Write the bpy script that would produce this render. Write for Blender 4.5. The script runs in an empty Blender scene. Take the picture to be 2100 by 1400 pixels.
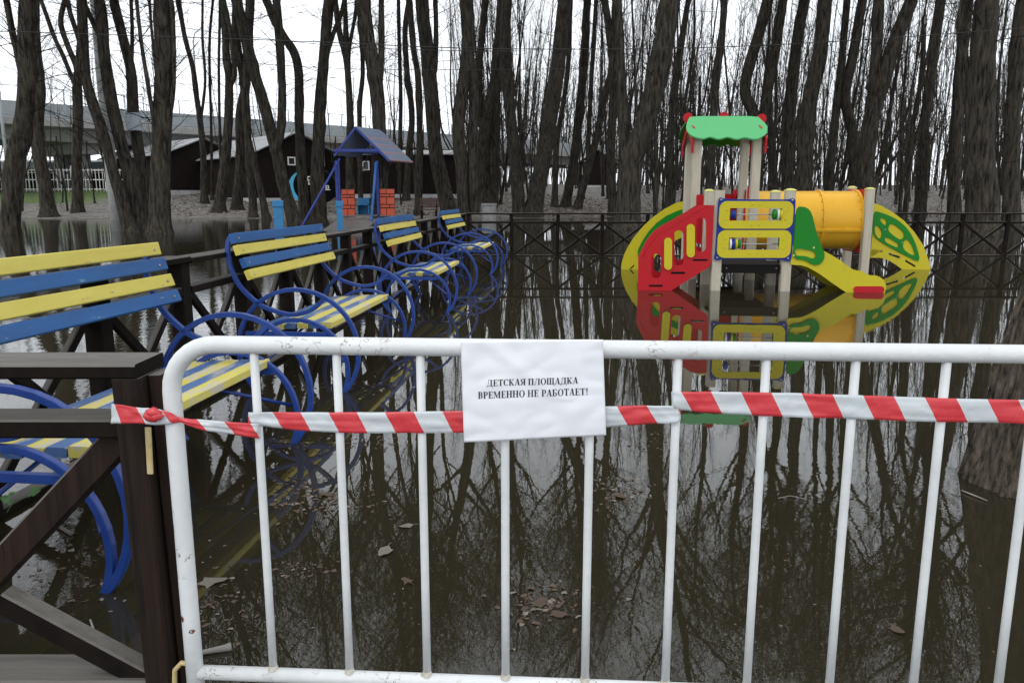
import bpy, math, random
from mathutils import Vector, Matrix, noise
from mathutils.geometry import tessellate_polygon

# ------------------------------------------------------------------ camera, sky, light
SC = bpy.context.scene
COL = SC.collection
FPX, PITCH, CAMH = 1600.0, math.radians(10.52), 1.25
cam_d = bpy.data.cameras.new('camera'); cam = bpy.data.objects.new('camera', cam_d); COL.objects.link(cam)
cam_d.sensor_width = 36.0; cam_d.lens = FPX / 2100.0 * 36.0; cam_d.clip_end = 3000; cam_d.clip_start = .05
cam.location = (0, 0, CAMH); cam.rotation_euler = (math.pi / 2 - PITCH, 0, 0)
SC.camera = cam

SUN_EL, SUN_AZ = math.radians(48), math.radians(200)
world = bpy.data.worlds.new('World'); SC.world = world; world.use_nodes = True
nt = world.node_tree; nt.nodes.clear()
out = nt.nodes.new('ShaderNodeOutputWorld'); bg = nt.nodes.new('ShaderNodeBackground')
sky = nt.nodes.new('ShaderNodeTexSky'); sky.sky_type = 'NISHITA'; sky.sun_disc = False
sky.sun_elevation = SUN_EL; sky.sun_rotation = SUN_AZ; sky.air_density = 1.0; sky.dust_density = 6.0
hs = nt.nodes.new('ShaderNodeHueSaturation'); hs.inputs['Saturation'].default_value = .15
mx = nt.nodes.new('ShaderNodeMix'); mx.data_type = 'RGBA'; mx.inputs['Factor'].default_value = .88
mx.inputs[7].default_value = (12.6, 13.1, 13.7, 1)      # an even overcast cloud layer
nt.links.new(sky.outputs[0], hs.inputs['Color']); nt.links.new(hs.outputs[0], mx.inputs[6])
nt.links.new(mx.outputs[2], bg.inputs['Color']); bg.inputs['Strength'].default_value = .15
nt.links.new(bg.outputs[0], out.inputs['Surface'])
sun_d = bpy.data.lights.new('sun', 'SUN'); sun_d.energy = .6; sun_d.angle = math.radians(25); sun_d.color = (1, .97, .93)
sun = bpy.data.objects.new('sun', sun_d); COL.objects.link(sun)
sun.rotation_euler = (math.pi / 2 - SUN_EL, 0, math.pi - SUN_AZ)
sun.location = (0, -20, 30)
SC.view_settings.view_transform = 'Standard'; SC.view_settings.look = 'None'
SC.view_settings.exposure = -0.3; SC.view_settings.gamma = 1.0; SC.view_settings.use_curve_mapping = False
try:
    SC.cycles.max_bounces = 8; SC.cycles.transparent_max_bounces = 12; SC.cycles.use_denoising = True
except Exception:
    pass
RND = random.Random(7)

# ------------------------------------------------------------------ pixel -> world helpers
def ray(px, py):
    x = (px - 1050) / FPX; y = -(py - 700) / FPX
    c, s = math.cos(PITCH), math.sin(PITCH)
    return Vector((x, c + y * s, -s + y * c))       # forward (0,c,-s), up (0,s,c)
CP = Vector((0, 0, CAMH))
def W(px, py, D):                                   # point on the ray at ground distance D
    d = ray(px, py); return CP + d * (D / d.y)
def G(px, py, z=0.0):                               # point on the ray at height z
    d = ray(px, py); return CP + d * ((z - CAMH) / d.z)
def HIT(px, py, P, N):
    d = ray(px, py); return CP + d * ((P - CP).dot(N) / d.dot(N))

# ------------------------------------------------------------------ mesh helpers
class MB:
    def __init__(s): s.v = []; s.f = []; s.uv = []; s.m = []
    def add(s, vs, fs, mi=0):
        b = len(s.v); s.v.extend([tuple(v) for v in vs])
        for f in fs: s.f.append(tuple(b + i for i in f)); s.m.append(mi)
        return s
    def box(s, x0, x1, y0, y1, z0, z1, mi=0):
        vs = [(x, y, z) for z in (z0, z1) for y in (y0, y1) for x in (x0, x1)]
        return s.add(vs, [(0, 2, 3, 1), (4, 5, 7, 6), (0, 1, 5, 4), (2, 6, 7, 3), (0, 4, 6, 2), (1, 3, 7, 5)], mi)
    def beam(s, a, b, w, h, up=(0, 0, 1), ch=0.0, mi=0):       # box from a to b, w across, h along up; ch = chamfer
        a = Vector(a); b = Vector(b); d = (b - a).normalized(); up = Vector(up)
        sx = d.cross(up)
        if sx.length < 1e-4: sx = d.cross(Vector((0, 1, 0)))
        sx.normalize(); u = sx.cross(d).normalized()
        if ch <= 0: ring = [(-w/2, -h/2), (w/2, -h/2), (w/2, h/2), (-w/2, h/2)]
        else: ring = [(-w/2+ch, -h/2), (w/2-ch, -h/2), (w/2, -h/2+ch), (w/2, h/2-ch), (w/2-ch, h/2), (-w/2+ch, h/2), (-w/2, h/2-ch), (-w/2, -h/2+ch)]
        n = len(ring)
        vs = [p + sx * x + u * y for p in (a, b) for x, y in ring]
        fs = [(i, (i+1) % n, n + (i+1) % n, n + i) for i in range(n)]
        fs += [tuple(reversed(range(n))), tuple(range(n, 2*n))]
        return s.add(vs, fs, mi)
    def tube(s, pts, rad, ns=8, closed=False, cap=True, square=False, mi=0):
        pts = [Vector(p) for p in pts]; n = len(pts)
        if not hasattr(rad, '__len__'): rad = [rad] * n
        vs = []; prev = None
        for i, p in enumerate(pts):
            if closed: t = pts[(i+1) % n] - pts[i-1]
            else: t = pts[min(i+1, n-1)] - pts[max(i-1, 0)]
            if t.length < 1e-9: t = Vector((0, 0, 1))
            t.normalize()
            if prev is None:
                r = Vector((1, 0, 0)) if abs(t.x) < .9 else Vector((0, 1, 0))
            else: r = prev
            r = (r - t * r.dot(t))
            if r.length < 1e-6: r = t.orthogonal()
            r.normalize(); prev = r; b = t.cross(r)
            off = math.pi / ns if square else 0
            k = math.sqrt(2) if square else 1
            for j in range(ns):
                a = 2 * math.pi * j / ns + off
                vs.append(p + (r * math.cos(a) + b * math.sin(a)) * rad[i] * k)
        fs = []
        for i in range(n if closed else n - 1):
            i2 = (i + 1) % n
            for j in range(ns):
                j2 = (j + 1) % ns
                fs.append((i*ns+j, i*ns+j2, i2*ns+j2, i2*ns+j))
        if cap and not closed:
            fs.append(tuple(reversed(range(ns)))); fs.append(tuple(range((n-1)*ns, n*ns)))
        return s.add(vs, fs, mi)
    def dome(s, c, n, r, h, ns=10, mi=0):
        c = Vector(c); n = Vector(n).normalized(); a = n.orthogonal().normalized(); b = n.cross(a); vs = []; rings = 3
        for k in range(rings):
            t = k / rings * math.pi / 2
            for j in range(ns):
                an = 2 * math.pi * j / ns
                vs.append(c + (a * math.cos(an) + b * math.sin(an)) * r * math.cos(t) + n * h * math.sin(t))
        vs.append(c + n * h); fs = []
        for k in range(rings - 1):
            for j in range(ns): fs.append((k*ns+j, k*ns+(j+1) % ns, (k+1)*ns+(j+1) % ns, (k+1)*ns+j))
        for j in range(ns): fs.append(((rings-1)*ns+j, (rings-1)*ns+(j+1) % ns, rings*ns))
        fs.append(tuple(reversed(range(ns))))
        return s.add(vs, fs, mi)
    def plate(s, outer, holes, t, mp, mi=0):      # outline in 2-D, thickness t, mp(a, b, c) -> 3-D with c in [0, t]
        loops = [outer] + list(holes)
        flat = [p for l in loops for p in l]
        n = len(flat)
        if not holes: tris = tessellate_polygon([[Vector((p[0], p[1], 0)) for p in outer]])
        else:
            import bmesh
            bm = bmesh.new(); ed = []
            for l in loops:
                vv = [bm.verts.new((p[0], p[1], 0)) for p in l]
                ed += [bm.edges.new((vv[i], vv[(i+1) % len(vv)])) for i in range(len(vv))]
            bm.verts.index_update(); bm.verts.ensure_lookup_table()
            bmesh.ops.triangle_fill(bm, use_beauty=True, use_dissolve=False, edges=ed, normal=(0, 0, 1))
            bm.verts.index_update()
            tris = [tuple(v.index for v in f.verts) for f in bm.faces]; bm.free()
        vs = [mp(p[0], p[1], 0) for p in flat] + [mp(p[0], p[1], t) for p in flat]
        fs = [tuple(x) for x in tris] + [(x[2] + n, x[1] + n, x[0] + n) for x in tris]
        b = 0
        for l in loops:
            m = len(l)
            for i in range(m): fs.append((b+i, b+(i+1) % m, n+b+(i+1) % m, n+b+i))
            b += m
        return s.add(vs, fs, mi)
    def mesh(s, name, mats, smooth=False):
        me = bpy.data.meshes.new(name); me.from_pydata(s.v, [], s.f)
        for m in (mats if isinstance(mats, (list, tuple)) else [mats]): me.materials.append(m)
        if any(s.m): me.polygons.foreach_set('material_index', s.m)
        if smooth: me.polygons.foreach_set('use_smooth', [True] * len(me.polygons))
        me.update(); return me
    def build(s, name, mats, parent=None, smooth=False, fix=True, bevel=0):
        me = s.mesh(name, mats, smooth)
        if fix:
            import bmesh
            bm = bmesh.new(); bm.from_mesh(me); bmesh.ops.recalc_face_normals(bm, faces=bm.faces); bm.to_mesh(me); bm.free()
        o = bpy.data.objects.new(name, me); COL.objects.link(o); o.parent = parent
        if bevel:
            b = o.modifiers.new('bevel', 'BEVEL'); b.width = bevel; b.segments = 2; b.limit_method = 'ANGLE'; b.angle_limit = math.radians(50)
        return o

def lighten_tops(o, mat, nz=.6):                             # skylight on upward timber faces put into their colour, over weathered grey
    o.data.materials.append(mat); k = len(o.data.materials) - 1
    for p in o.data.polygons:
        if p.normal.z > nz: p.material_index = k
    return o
def obj(name, me, parent=None, mat=None):
    o = bpy.data.objects.new(name, me); COL.objects.link(o); o.parent = parent
    if mat is not None: o.matrix_basis = mat
    return o
def tag(o, label=None, cat=None, group=None, kind=None):
    for k, v in (('label', label), ('category', cat), ('group', group), ('kind', kind)):
        if v: o[k] = v
    return o
def thing(name, label, cat, loc=(0, 0, 0), rz=0, group=None):
    o = bpy.data.objects.new(name, None); COL.objects.link(o)
    o.empty_display_size = .2; o.location = loc; o.rotation_euler = (0, 0, rz)
    return tag(o, label, cat, group)
def copy_tree(o, parent=None):
    c = o.copy(); COL.objects.link(c); c.parent = parent
    for ch in list(o.children): copy_tree(ch, c)
    return c
def chaikin(p, it=2):
    for _ in range(it):
        q = []
        for i in range(len(p)):
            a, b = p[i], p[(i+1) % len(p)]
            q.append((a[0]*.75+b[0]*.25, a[1]*.75+b[1]*.25)); q.append((a[0]*.25+b[0]*.75, a[1]*.25+b[1]*.75))
        p = q
    return p
def pill(cx, cy, w, h, n=7):
    r = min(w, h) / 2; p = []
    ax, ay = (w/2 - r, h/2 - r)
    for sx, sy, a0 in ((1, 1, 0), (-1, 1, 90), (-1, -1, 180), (1, -1, 270)):
        for i in range(n):
            a = math.radians(a0 + 90 * i / (n-1)); p.append((cx + sx*ax + r*math.cos(a), cy + sy*ay + r*math.sin(a)))
    return p
def rrect(x0, x1, y0, y1, r, n=5):
    p = []
    for cx, cy, a0 in ((x1-r, y1-r, 0), (x0+r, y1-r, 90), (x0+r, y0+r, 180), (x1-r, y0+r, 270)):
        for i in range(n):
            a = math.radians(a0 + 90*i/(n-1)); p.append((cx + r*math.cos(a), cy + r*math.sin(a)))
    return p
def circ(cx, cy, r, n=24): return [(cx + r*math.cos(2*math.pi*i/n), cy + r*math.sin(2*math.pi*i/n)) for i in range(n)]
def crom(pts, k=6):
    pts = [Vector(p) for p in pts]; o = []
    for i in range(len(pts) - 1):
        p0 = pts[max(i-1, 0)]; p1 = pts[i]; p2 = pts[i+1]; p3 = pts[min(i+2, len(pts)-1)]
        for j in range(k):
            t = j / k
            o.append(.5 * ((2*p1) + (p2-p0)*t + (2*p0-5*p1+4*p2-p3)*t*t + (3*p1-p0-3*p2+p3)*t**3))
    o.append(pts[-1]); return o

# ------------------------------------------------------------------ materials
def pmat(name, c1, c2=None, scale=8, rough=.5, bump=0, stretch=(1, 1, 1), c3=None, t3=.62, s3=25, detail=6, coat=0, spec=.5, bscale=None, metal=0, w3=.03, crack=None, p0=.32, p1=.7):
    m = bpy.data.materials.new(name); m.use_nodes = True; n = m.node_tree.nodes; L = m.node_tree.links
    b = n['Principled BSDF']; b.inputs['Roughness'].default_value = rough; b.inputs['Specular IOR Level'].default_value = spec
    b.inputs['Metallic'].default_value = metal
    if coat: b.inputs['Coat Weight'].default_value = coat; b.inputs['Coat Roughness'].default_value = .15
    tc = n.new('ShaderNodeTexCoord'); mp = n.new('ShaderNodeMapping'); mp.inputs['Scale'].default_value = stretch
    L.new(tc.outputs['Object'], mp.inputs['Vector'])
    tx = n.new('ShaderNodeTexNoise'); tx.inputs['Scale'].default_value = scale; tx.inputs['Detail'].default_value = detail; tx.inputs['Roughness'].default_value = .65
    L.new(mp.outputs[0], tx.inputs['Vector'])
    cr = n.new('ShaderNodeValToRGB'); cr.color_ramp.elements[0].position = p0; cr.color_ramp.elements[1].position = p1
    cr.color_ramp.elements[0].color = (*c1, 1); cr.color_ramp.elements[1].color = (*(c2 or c1), 1)
    L.new(tx.outputs['Fac'], cr.inputs[0]); col = cr.outputs[0]
    if c3:
        t2 = n.new('ShaderNodeTexNoise'); t2.inputs['Scale'].default_value = s3; t2.inputs['Detail'].default_value = 8; t2.inputs['Roughness'].default_value = .7
        L.new(mp.outputs[0], t2.inputs['Vector'])
        r2 = n.new('ShaderNodeValToRGB'); r2.color_ramp.elements[0].position = t3; r2.color_ramp.elements[1].position = t3 + w3
        L.new(t2.outputs['Fac'], r2.inputs[0])
        mm = n.new('ShaderNodeMix'); mm.data_type = 'RGBA'; L.new(r2.outputs[0], mm.inputs['Factor'])
        L.new(col, mm.inputs[6]); mm.inputs[7].default_value = (*c3, 1); col = mm.outputs[2]
    if crack:
        def nz(sc, dt):
            q = n.new('ShaderNodeTexNoise'); q.inputs['Scale'].default_value = sc; q.inputs['Detail'].default_value = dt; L.new(mp.outputs[0], q.inputs['Vector']); return q.outputs['Fac']
        def mt(op, a, c):
            x = n.new('ShaderNodeMath'); x.operation = op
            for i, q in enumerate((a, c)):
                if isinstance(q, (int, float)): x.inputs[i].default_value = q
                else: L.new(q, x.inputs[i])
            return x.outputs[0]
        ln = mt('LESS_THAN', mt('ABSOLUTE', mt('SUBTRACT', nz(30, 7), .5), 0), .007)
        mk = mt('MULTIPLY', ln, mt('GREATER_THAN', nz(4, 3), .55))
        mm = n.new('ShaderNodeMix'); mm.data_type = 'RGBA'; L.new(mk, mm.inputs['Factor']); L.new(col, mm.inputs[6]); mm.inputs[7].default_value = (*crack, 1); col = mm.outputs[2]
    L.new(col, b.inputs['Base Color'])
    rr = n.new('ShaderNodeMapRange'); rr.inputs['To Min'].default_value = max(0, rough - .12); rr.inputs['To Max'].default_value = min(1, rough + .15)
    L.new(tx.outputs['Fac'], rr.inputs['Value']); L.new(rr.outputs[0], b.inputs['Roughness'])
    if bump:
        bp = n.new('ShaderNodeBump'); bp.inputs['Strength'].default_value = 1; bp.inputs['Distance'].default_value = bump
        if bscale:
            t4 = n.new('ShaderNodeTexNoise'); t4.inputs['Scale'].default_value = bscale; t4.inputs['Detail'].default_value = 5
            L.new(mp.outputs[0], t4.inputs['Vector']); L.new(t4.outputs['Fac'], bp.inputs['Height'])
        else: L.new(tx.outputs['Fac'], bp.inputs['Height'])
        L.new(bp.outputs[0], b.inputs['Normal'])
    return m

M = {}
M['bark'] = pmat('bark', (.005, .0045, .004), (.085, .074, .059), 11, .92, .07, (1, 1, .16), c3=(.034, .040, .018), t3=.60, s3=2.5, w3=.14, spec=.15, p0=.35, p1=.72)
M['bark2'] = pmat('bark2', (.008, .007, .006), (.07, .062, .05), 9, .9, .06, (1, 1, .25), c3=(.10, .10, .09), t3=.60, s3=7, w3=.06, spec=.15)
M['bark_near'] = pmat('bark_near', (.008, .007, .005), (.16, .13, .10), 42, .92, .03, (1, 1, .2), c3=(.06, .06, .03), t3=.62, s3=5, w3=.14, spec=.2, p0=.34, p1=.68)
M['twig'] = pmat('twig', (.010, .008, .007), (.02, .016, .013), 3, .9, spec=.15)
M['white'] = pmat('white_paint', (.60, .62, .63), (.69, .70, .70), 9, .42, .0012, c3=(.36, .31, .23), t3=.62, s3=14, w3=.14, bscale=70, crack=(.25, .22, .18))
M['white_bar'] = pmat('white_bar_paint', (.58, .60, .61), (.68, .69, .69), 14, .42, .001, c3=(.40, .36, .28), t3=.67, s3=24, w3=.08, bscale=80)
M['rust'] = pmat('rust', (.10, .035, .02), (.16, .07, .03), 30, .85)
M['paper'] = pmat('paper', (.80, .81, .86), (.84, .85, .89), 5, .38, coat=.15)
M['ink'] = pmat('ink', (.012, .012, .02), None, 5, .5)
M['yellow'] = pmat('yellow_paint', (.54, .45, .065), (.62, .53, .11), 6, .5, .0015, (3, .5, 3), c3=(.28, .24, .14), t3=.645, s3=16, w3=.02)
M['blue'] = pmat('blue_paint', (.003, .062, .22), (.006, .095, .29), 6, .45, .0015, (3, .5, 3), c3=(.16, .24, .32), t3=.635, s3=16, w3=.02)
M['yellow_worn'] = pmat('worn_yellow_paint', (.56, .48, .08), (.62, .55, .16), 7, .6, .001, (1, .3, 1), c3=(.50, .46, .38), t3=.50, s3=14, w3=.08)
M['blue_worn'] = pmat('worn_blue_paint', (.03, .10, .30), (.09, .16, .30), 7, .6, .001, (1, .3, 1), c3=(.30, .30, .30), t3=.51, s3=12, w3=.08)
M['frame_blue'] = pmat('blue_metal_paint', (.003, .030, .19), (.006, .048, .26), 10, .4, .0005, coat=.2)
M['bolt'] = pmat('bolt_metal', (.28, .27, .25), (.4, .39, .36), 40, .4, metal=.8)
M['wood'] = pmat('dark_wood', (.004, .003, .0025), (.014, .010, .008), 9, .85, .003, (1, 1, 1), c3=(.03, .026, .022), t3=.66, s3=7, w3=.1, spec=.12)
M['wood_red'] = pmat('stained_wood', (.008, .005, .004), (.028, .016, .011), 7, .75, .003, (6, 6, .35), c3=(.005, .004, .0035), t3=.56, s3=5, w3=.1, spec=.2)
M['wood_grey'] = pmat('weathered_skylit_wood', (.08, .073, .064), (.15, .137, .122), 8, .75, .003, (.5, 4, 4), c3=(.035, .03, .026), t3=.6, s3=8, w3=.1)  # grey old timber; on upward fence faces it also carries painted skylight
M['wood_top'] = pmat('skylit_wood', (.035, .03, .026), (.075, .067, .058), 8, .7, .003, c3=(.02, .017, .014), t3=.6, s3=8, w3=.1)  # for fence tops only: light from the sky put into the colour
M['wood_brown'] = pmat('brown_bench_wood', (.06, .03, .026), (.10, .05, .045), 5, .6, .002)
def plastic(n, c, r=.32, dirt=(.1, .09, .07)):
    return pmat(n, tuple(x*.94 for x in c), c, 3, r, .0004, c3=tuple(x*.6+d*.4 for x, d in zip(c, dirt)), t3=.60, s3=5, w3=.2, bscale=60, stretch=(1, 1, .35), spec=.22)
M['p_yellow'] = plastic('yellow_panel', (.56, .48, .022)); M['p_green'] = plastic('green_panel', (.008, .20, .014))
M['p_red'] = plastic('red_panel', (.46, .010, .018)); M['p_blue'] = plastic('blue_panel', (.008, .03, .24))
M['p_roof'] = plastic('pale_green_panel', (.085, .41, .145), .5); M['p_orange'] = plastic('orange_plastic', (.74, .40, .028), .24)
M['p_white'] = plastic('white_plastic', (.72, .74, .76)); M['p_cap'] = plastic('pale_yellow_cap', (.70, .68, .22))
M['post'] = pmat('varnished_post', (.40, .36, .27), (.52, .48, .38), 5, .5, .001, (7, 7, .5), c3=(.20, .17, .12), t3=.66, s3=6, w3=.06)
M['dark_ply'] = pmat('dark_plywood', (.006, .005, .005), (.012, .010, .009), 8, .85, .001, spec=.2)
M['steel'] = pmat('steel', (.35, .35, .35), (.5, .5, .5), 20, .35, metal=.9)
M['concrete'] = pmat('concrete', (.24, .245, .24), (.36, .36, .35), 3, .85, .004, c3=(.16, .16, .15), t3=.62, s3=2, w3=.15)
M['concrete_dk'] = pmat('girder_concrete', (.27, .27, .265), (.36, .36, .35), 1.5, .9, .004, c3=(.12, .12, .115), t3=.6, s3=1, w3=.15)
M['pale_wall'] = pmat('pale_parapet', (.30, .33, .35), (.38, .41, .43), 1.2, .7, .002)
M['barn'] = pmat('dark_boards', (.007, .005, .0045), (.020, .013, .012), 3, .85, .01, (3, 3, .2), spec=.15)
M['barn_roof'] = pmat('grey_sheet_roof', (.22, .225, .23), (.30, .305, .31), 2, .5, .002)
M['base_white'] = pmat('white_plinth', (.40, .41, .42), (.52, .53, .54), 1, .8)
M['trim'] = pmat('white_trim', (.70, .70, .68), (.76, .76, .74), 4, .6)
M['glass_dk'] = pmat('dark_glass', (.02, .022, .025), None, 4, .1)
M['ph_blue'] = pmat('playhouse_blue', (.006, .02, .17), (.012, .04, .25), 5, .45, .001, c3=(.10, .14, .24), t3=.66, s3=9, w3=.08)
M['ph_lblue'] = pmat('light_blue_paint', (.010, .13, .30), (.018, .17, .36), 4, .45, .001, c3=(.3, .34, .38), t3=.67, s3=8, w3=.05)
M['ph_roof'] = pmat('faded_blue_boards', (.12, .15, .22), (.17, .20, .27), 6, .8, .002, c3=(.22, .22, .25), t3=.62, s3=10, w3=.1)
M['ph_pink'] = pmat('faded_pink_board', (.26, .11, .11), (.34, .17, .16), 8, .6)
M['brick'] = pmat('orange_brick_paint', (.34, .04, .014), (.44, .062, .022), 5, .55, .002, c3=(.2, .03, .02), t3=.63, s3=6, w3=.06)
M['mortar'] = pmat('dark_joint', (.035, .012, .01), None, 5, .8)
M['ramp'] = pmat('brown_ramp', (.085, .075, .07), (.12, .105, .10), 4, .6, .001)
M['black'] = pmat('black_vinyl', (.002, .002, .0025), (.004, .004, .0045), 4, .9, spec=.1)
M['cyan'] = pmat('cyan_vinyl', (.035, .33, .55), (.05, .38, .60), 3, .45)
M['box_grey'] = pmat('grey_metal_box', (.34, .40, .44), (.42, .47, .51), 4, .4, .001)
M['cable'] = pmat('black_cable', (.015, .015, .016), None, 4, .6)
M['kerb'] = pmat('kerb_concrete', (.12, .115, .075), (.24, .23, .15), 6, .9, .004)
M['leaf'] = pmat('dead_leaf', (.035, .02, .012), (.12, .075, .042), 30, .6, .002)
M['leaf2'] = pmat('pale_leaf', (.10, .09, .07), (.24, .21, .17), 30, .5, .002)
M['litter'] = pmat('litter_brown', (.07, .04, .025), (.17, .10, .06), 3, .8)
M['litter2'] = pmat('litter_pale', (.20, .17, .14), (.32, .28, .24), 3, .7)
M['ivy'] = pmat('green_leaf', (.03, .10, .02), (.06, .16, .035), 9, .5)
M['brass'] = pmat('yellowed_metal', (.42, .33, .14), (.55, .45, .24), 20, .5, .001, c3=(.16, .09, .04), t3=.62, s3=30)
M['weld'] = pmat('stained_weld', (.36, .32, .24), (.55, .53, .48), 40, .6, .001)
M['stick'] = pmat('pale_stick', (.20, .19, .17), (.30, .29, .27), 12, .7, .002)

def ground_mat():
    m = bpy.data.materials.new('flooded_ground'); m.use_nodes = True; n = m.node_tree.nodes; L = m.node_tree.links; b = n['Principled BSDF']
    tc = n.new('ShaderNodeTexCoord')
    def nz(s, d=8, r=.7):
        t = n.new('ShaderNodeTexNoise'); t.inputs['Scale'].default_value = s; t.inputs['Detail'].default_value = d; t.inputs['Roughness'].default_value = r
        L.new(tc.outputs['Object'], t.inputs['Vector']); return t.outputs['Fac']
    def ramp(f, p0, c0, p1, c1):
        r = n.new('ShaderNodeValToRGB'); r.color_ramp.elements[0].position = p0; r.color_ramp.elements[1].position = p1
        r.color_ramp.elements[0].color = (*c0, 1); r.color_ramp.elements[1].color = (*c1, 1); L.new(f, r.inputs[0]); return r.outputs[0]
    def mixc(f, a, c):
        x = n.new('ShaderNodeMix'); x.data_type = 'RGBA'; L.new(f, x.inputs['Factor']); L.new(a, x.inputs[6]); L.new(c, x.inputs[7]); return x.outputs[2]
    litter = ramp(nz(3.2, 9, .8), .40, (.012, .010, .008), .62, (.25, .228, .20))
    patch = ramp(nz(1.6, 9, .85), .42, (.018, .015, .012), .62, (.30, .275, .245))
    land = mixc(ramp(nz(1.3, 6), .35, (0, 0, 0), .65, (1, 1, 1)), litter, patch)
    mud = ramp(nz(2.5), .3, (.030, .026, .015), .75, (.085, .07, .045))
    sep = n.new('ShaderNodeSeparateXYZ'); L.new(tc.outputs['Object'], sep.inputs[0])
    col = mixc(ramp(sep.outputs['Z'], .0, (0, 0, 0), .03, (1, 1, 1)), mud, land)
    # a mown grass verge in front of the white fence
    gr = ramp(nz(3), .3, (.05, .085, .018), .7, (.10, .15, .035))
    def rng(o, a, b2, c0, c1):
        r = n.new('ShaderNodeMapRange'); L.new(o, r.inputs['Value']); r.inputs['From Min'].default_value = a; r.inputs['From Max'].default_value = b2
        r.inputs['To Min'].default_value = c0; r.inputs['To Max'].default_value = c1; return r.outputs[0]
    g1 = rng(sep.outputs['Y'], 57.5, 59.0, 0, 1); g2 = rng(sep.outputs['X'], -33, -30, 1, 0)
    mu = n.new('ShaderNodeMath'); mu.operation = 'MULTIPLY'; L.new(g1, mu.inputs[0]); L.new(g2, mu.inputs[1])
    col = mixc(mu.outputs[0], col, gr)
    L.new(col, b.inputs['Base Color']); b.inputs['Roughness'].default_value = .85
    bp = n.new('ShaderNodeBump'); bp.inputs['Distance'].default_value = .04; L.new(nz(9), bp.inputs['Height']); L.new(bp.outputs[0], b.inputs['Normal'])
    return m
def water_mat():
    m = bpy.data.materials.new('flood_water'); m.use_nodes = True; n = m.node_tree.nodes; L = m.node_tree.links; n.clear()
    o = n.new('ShaderNodeOutputMaterial'); tc = n.new('ShaderNodeTexCoord')
    def nz(s, st, d=3):
        mp = n.new('ShaderNodeMapping'); mp.inputs['Scale'].default_value = st; L.new(tc.outputs['Object'], mp.inputs[0])
        t = n.new('ShaderNodeTexNoise'); t.inputs['Scale'].default_value = s; t.inputs['Detail'].default_value = d; L.new(mp.outputs[0], t.inputs['Vector']); return t.outputs['Fac']
    def mth(op, a, b_):
        x = n.new('ShaderNodeMath'); x.operation = op
        for i, q in enumerate((a, b_)):
            if isinstance(q, (int, float)): x.inputs[i].default_value = q
            else: L.new(q, x.inputs[i])
        return x.outputs[0]
    fine = nz(9, (1, 1, 1), 4); swell = nz(1.2, (1, 1, 1), 2)
    calm = n.new('ShaderNodeValToRGB'); calm.color_ramp.elements[0].position = .48; calm.color_ramp.elements[1].position = .68; L.new(nz(.33, (1, 1, 1), 3), calm.inputs[0])
    sp = n.new('ShaderNodeSeparateXYZ'); L.new(tc.outputs['Object'], sp.inputs[0])
    left = n.new('ShaderNodeMapRange'); L.new(sp.outputs['X'], left.inputs['Value'])           # the open water outside the left fence is ruffled by the wind
    left.inputs['From Min'].default_value = -1.0; left.inputs['From Max'].default_value = -2.2; left.inputs['To Min'].default_value = 0; left.inputs['To Max'].default_value = 1
    amp = mth('ADD', mth('MULTIPLY', calm.outputs[0], .05), mth('MULTIPLY', left.outputs[0], .16))
    amp = mth('ADD', amp, .016)
    h = mth('ADD', mth('MULTIPLY', fine, amp), mth('MULTIPLY', swell, .06))
    bp = n.new('ShaderNodeBump'); bp.inputs['Strength'].default_value = 1; bp.inputs['Distance'].default_value = .0075; L.new(h, bp.inputs['Height'])
    fr = n.new('ShaderNodeFresnel'); fr.inputs['IOR'].default_value = 1.43; L.new(bp.outputs[0], fr.inputs['Normal'])
    gl = n.new('ShaderNodeBsdfGlossy'); gl.inputs['Roughness'].default_value = .0; gl.inputs['Color'].default_value = (.97, .98, 1, 1); L.new(bp.outputs[0], gl.inputs['Normal'])
    tr = n.new('ShaderNodeBsdfTransparent'); tr.inputs['Color'].default_value = (.60, .54, .38, 1)
    df = n.new('ShaderNodeBsdfDiffuse'); df.inputs['Color'].default_value = (.040, .035, .020, 1)
    m1 = n.new('ShaderNodeMixShader'); m1.inputs[0].default_value = .52; L.new(tr.outputs[0], m1.inputs[1]); L.new(df.outputs[0], m1.inputs[2])
    m2 = n.new('ShaderNodeMixShader'); L.new(fr.outputs[0], m2.inputs[0]); L.new(m1.outputs[0], m2.inputs[1]); L.new(gl.outputs[0], m2.inputs[2])
    L.new(m2.outputs[0], o.inputs['Surface']); return m
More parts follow.
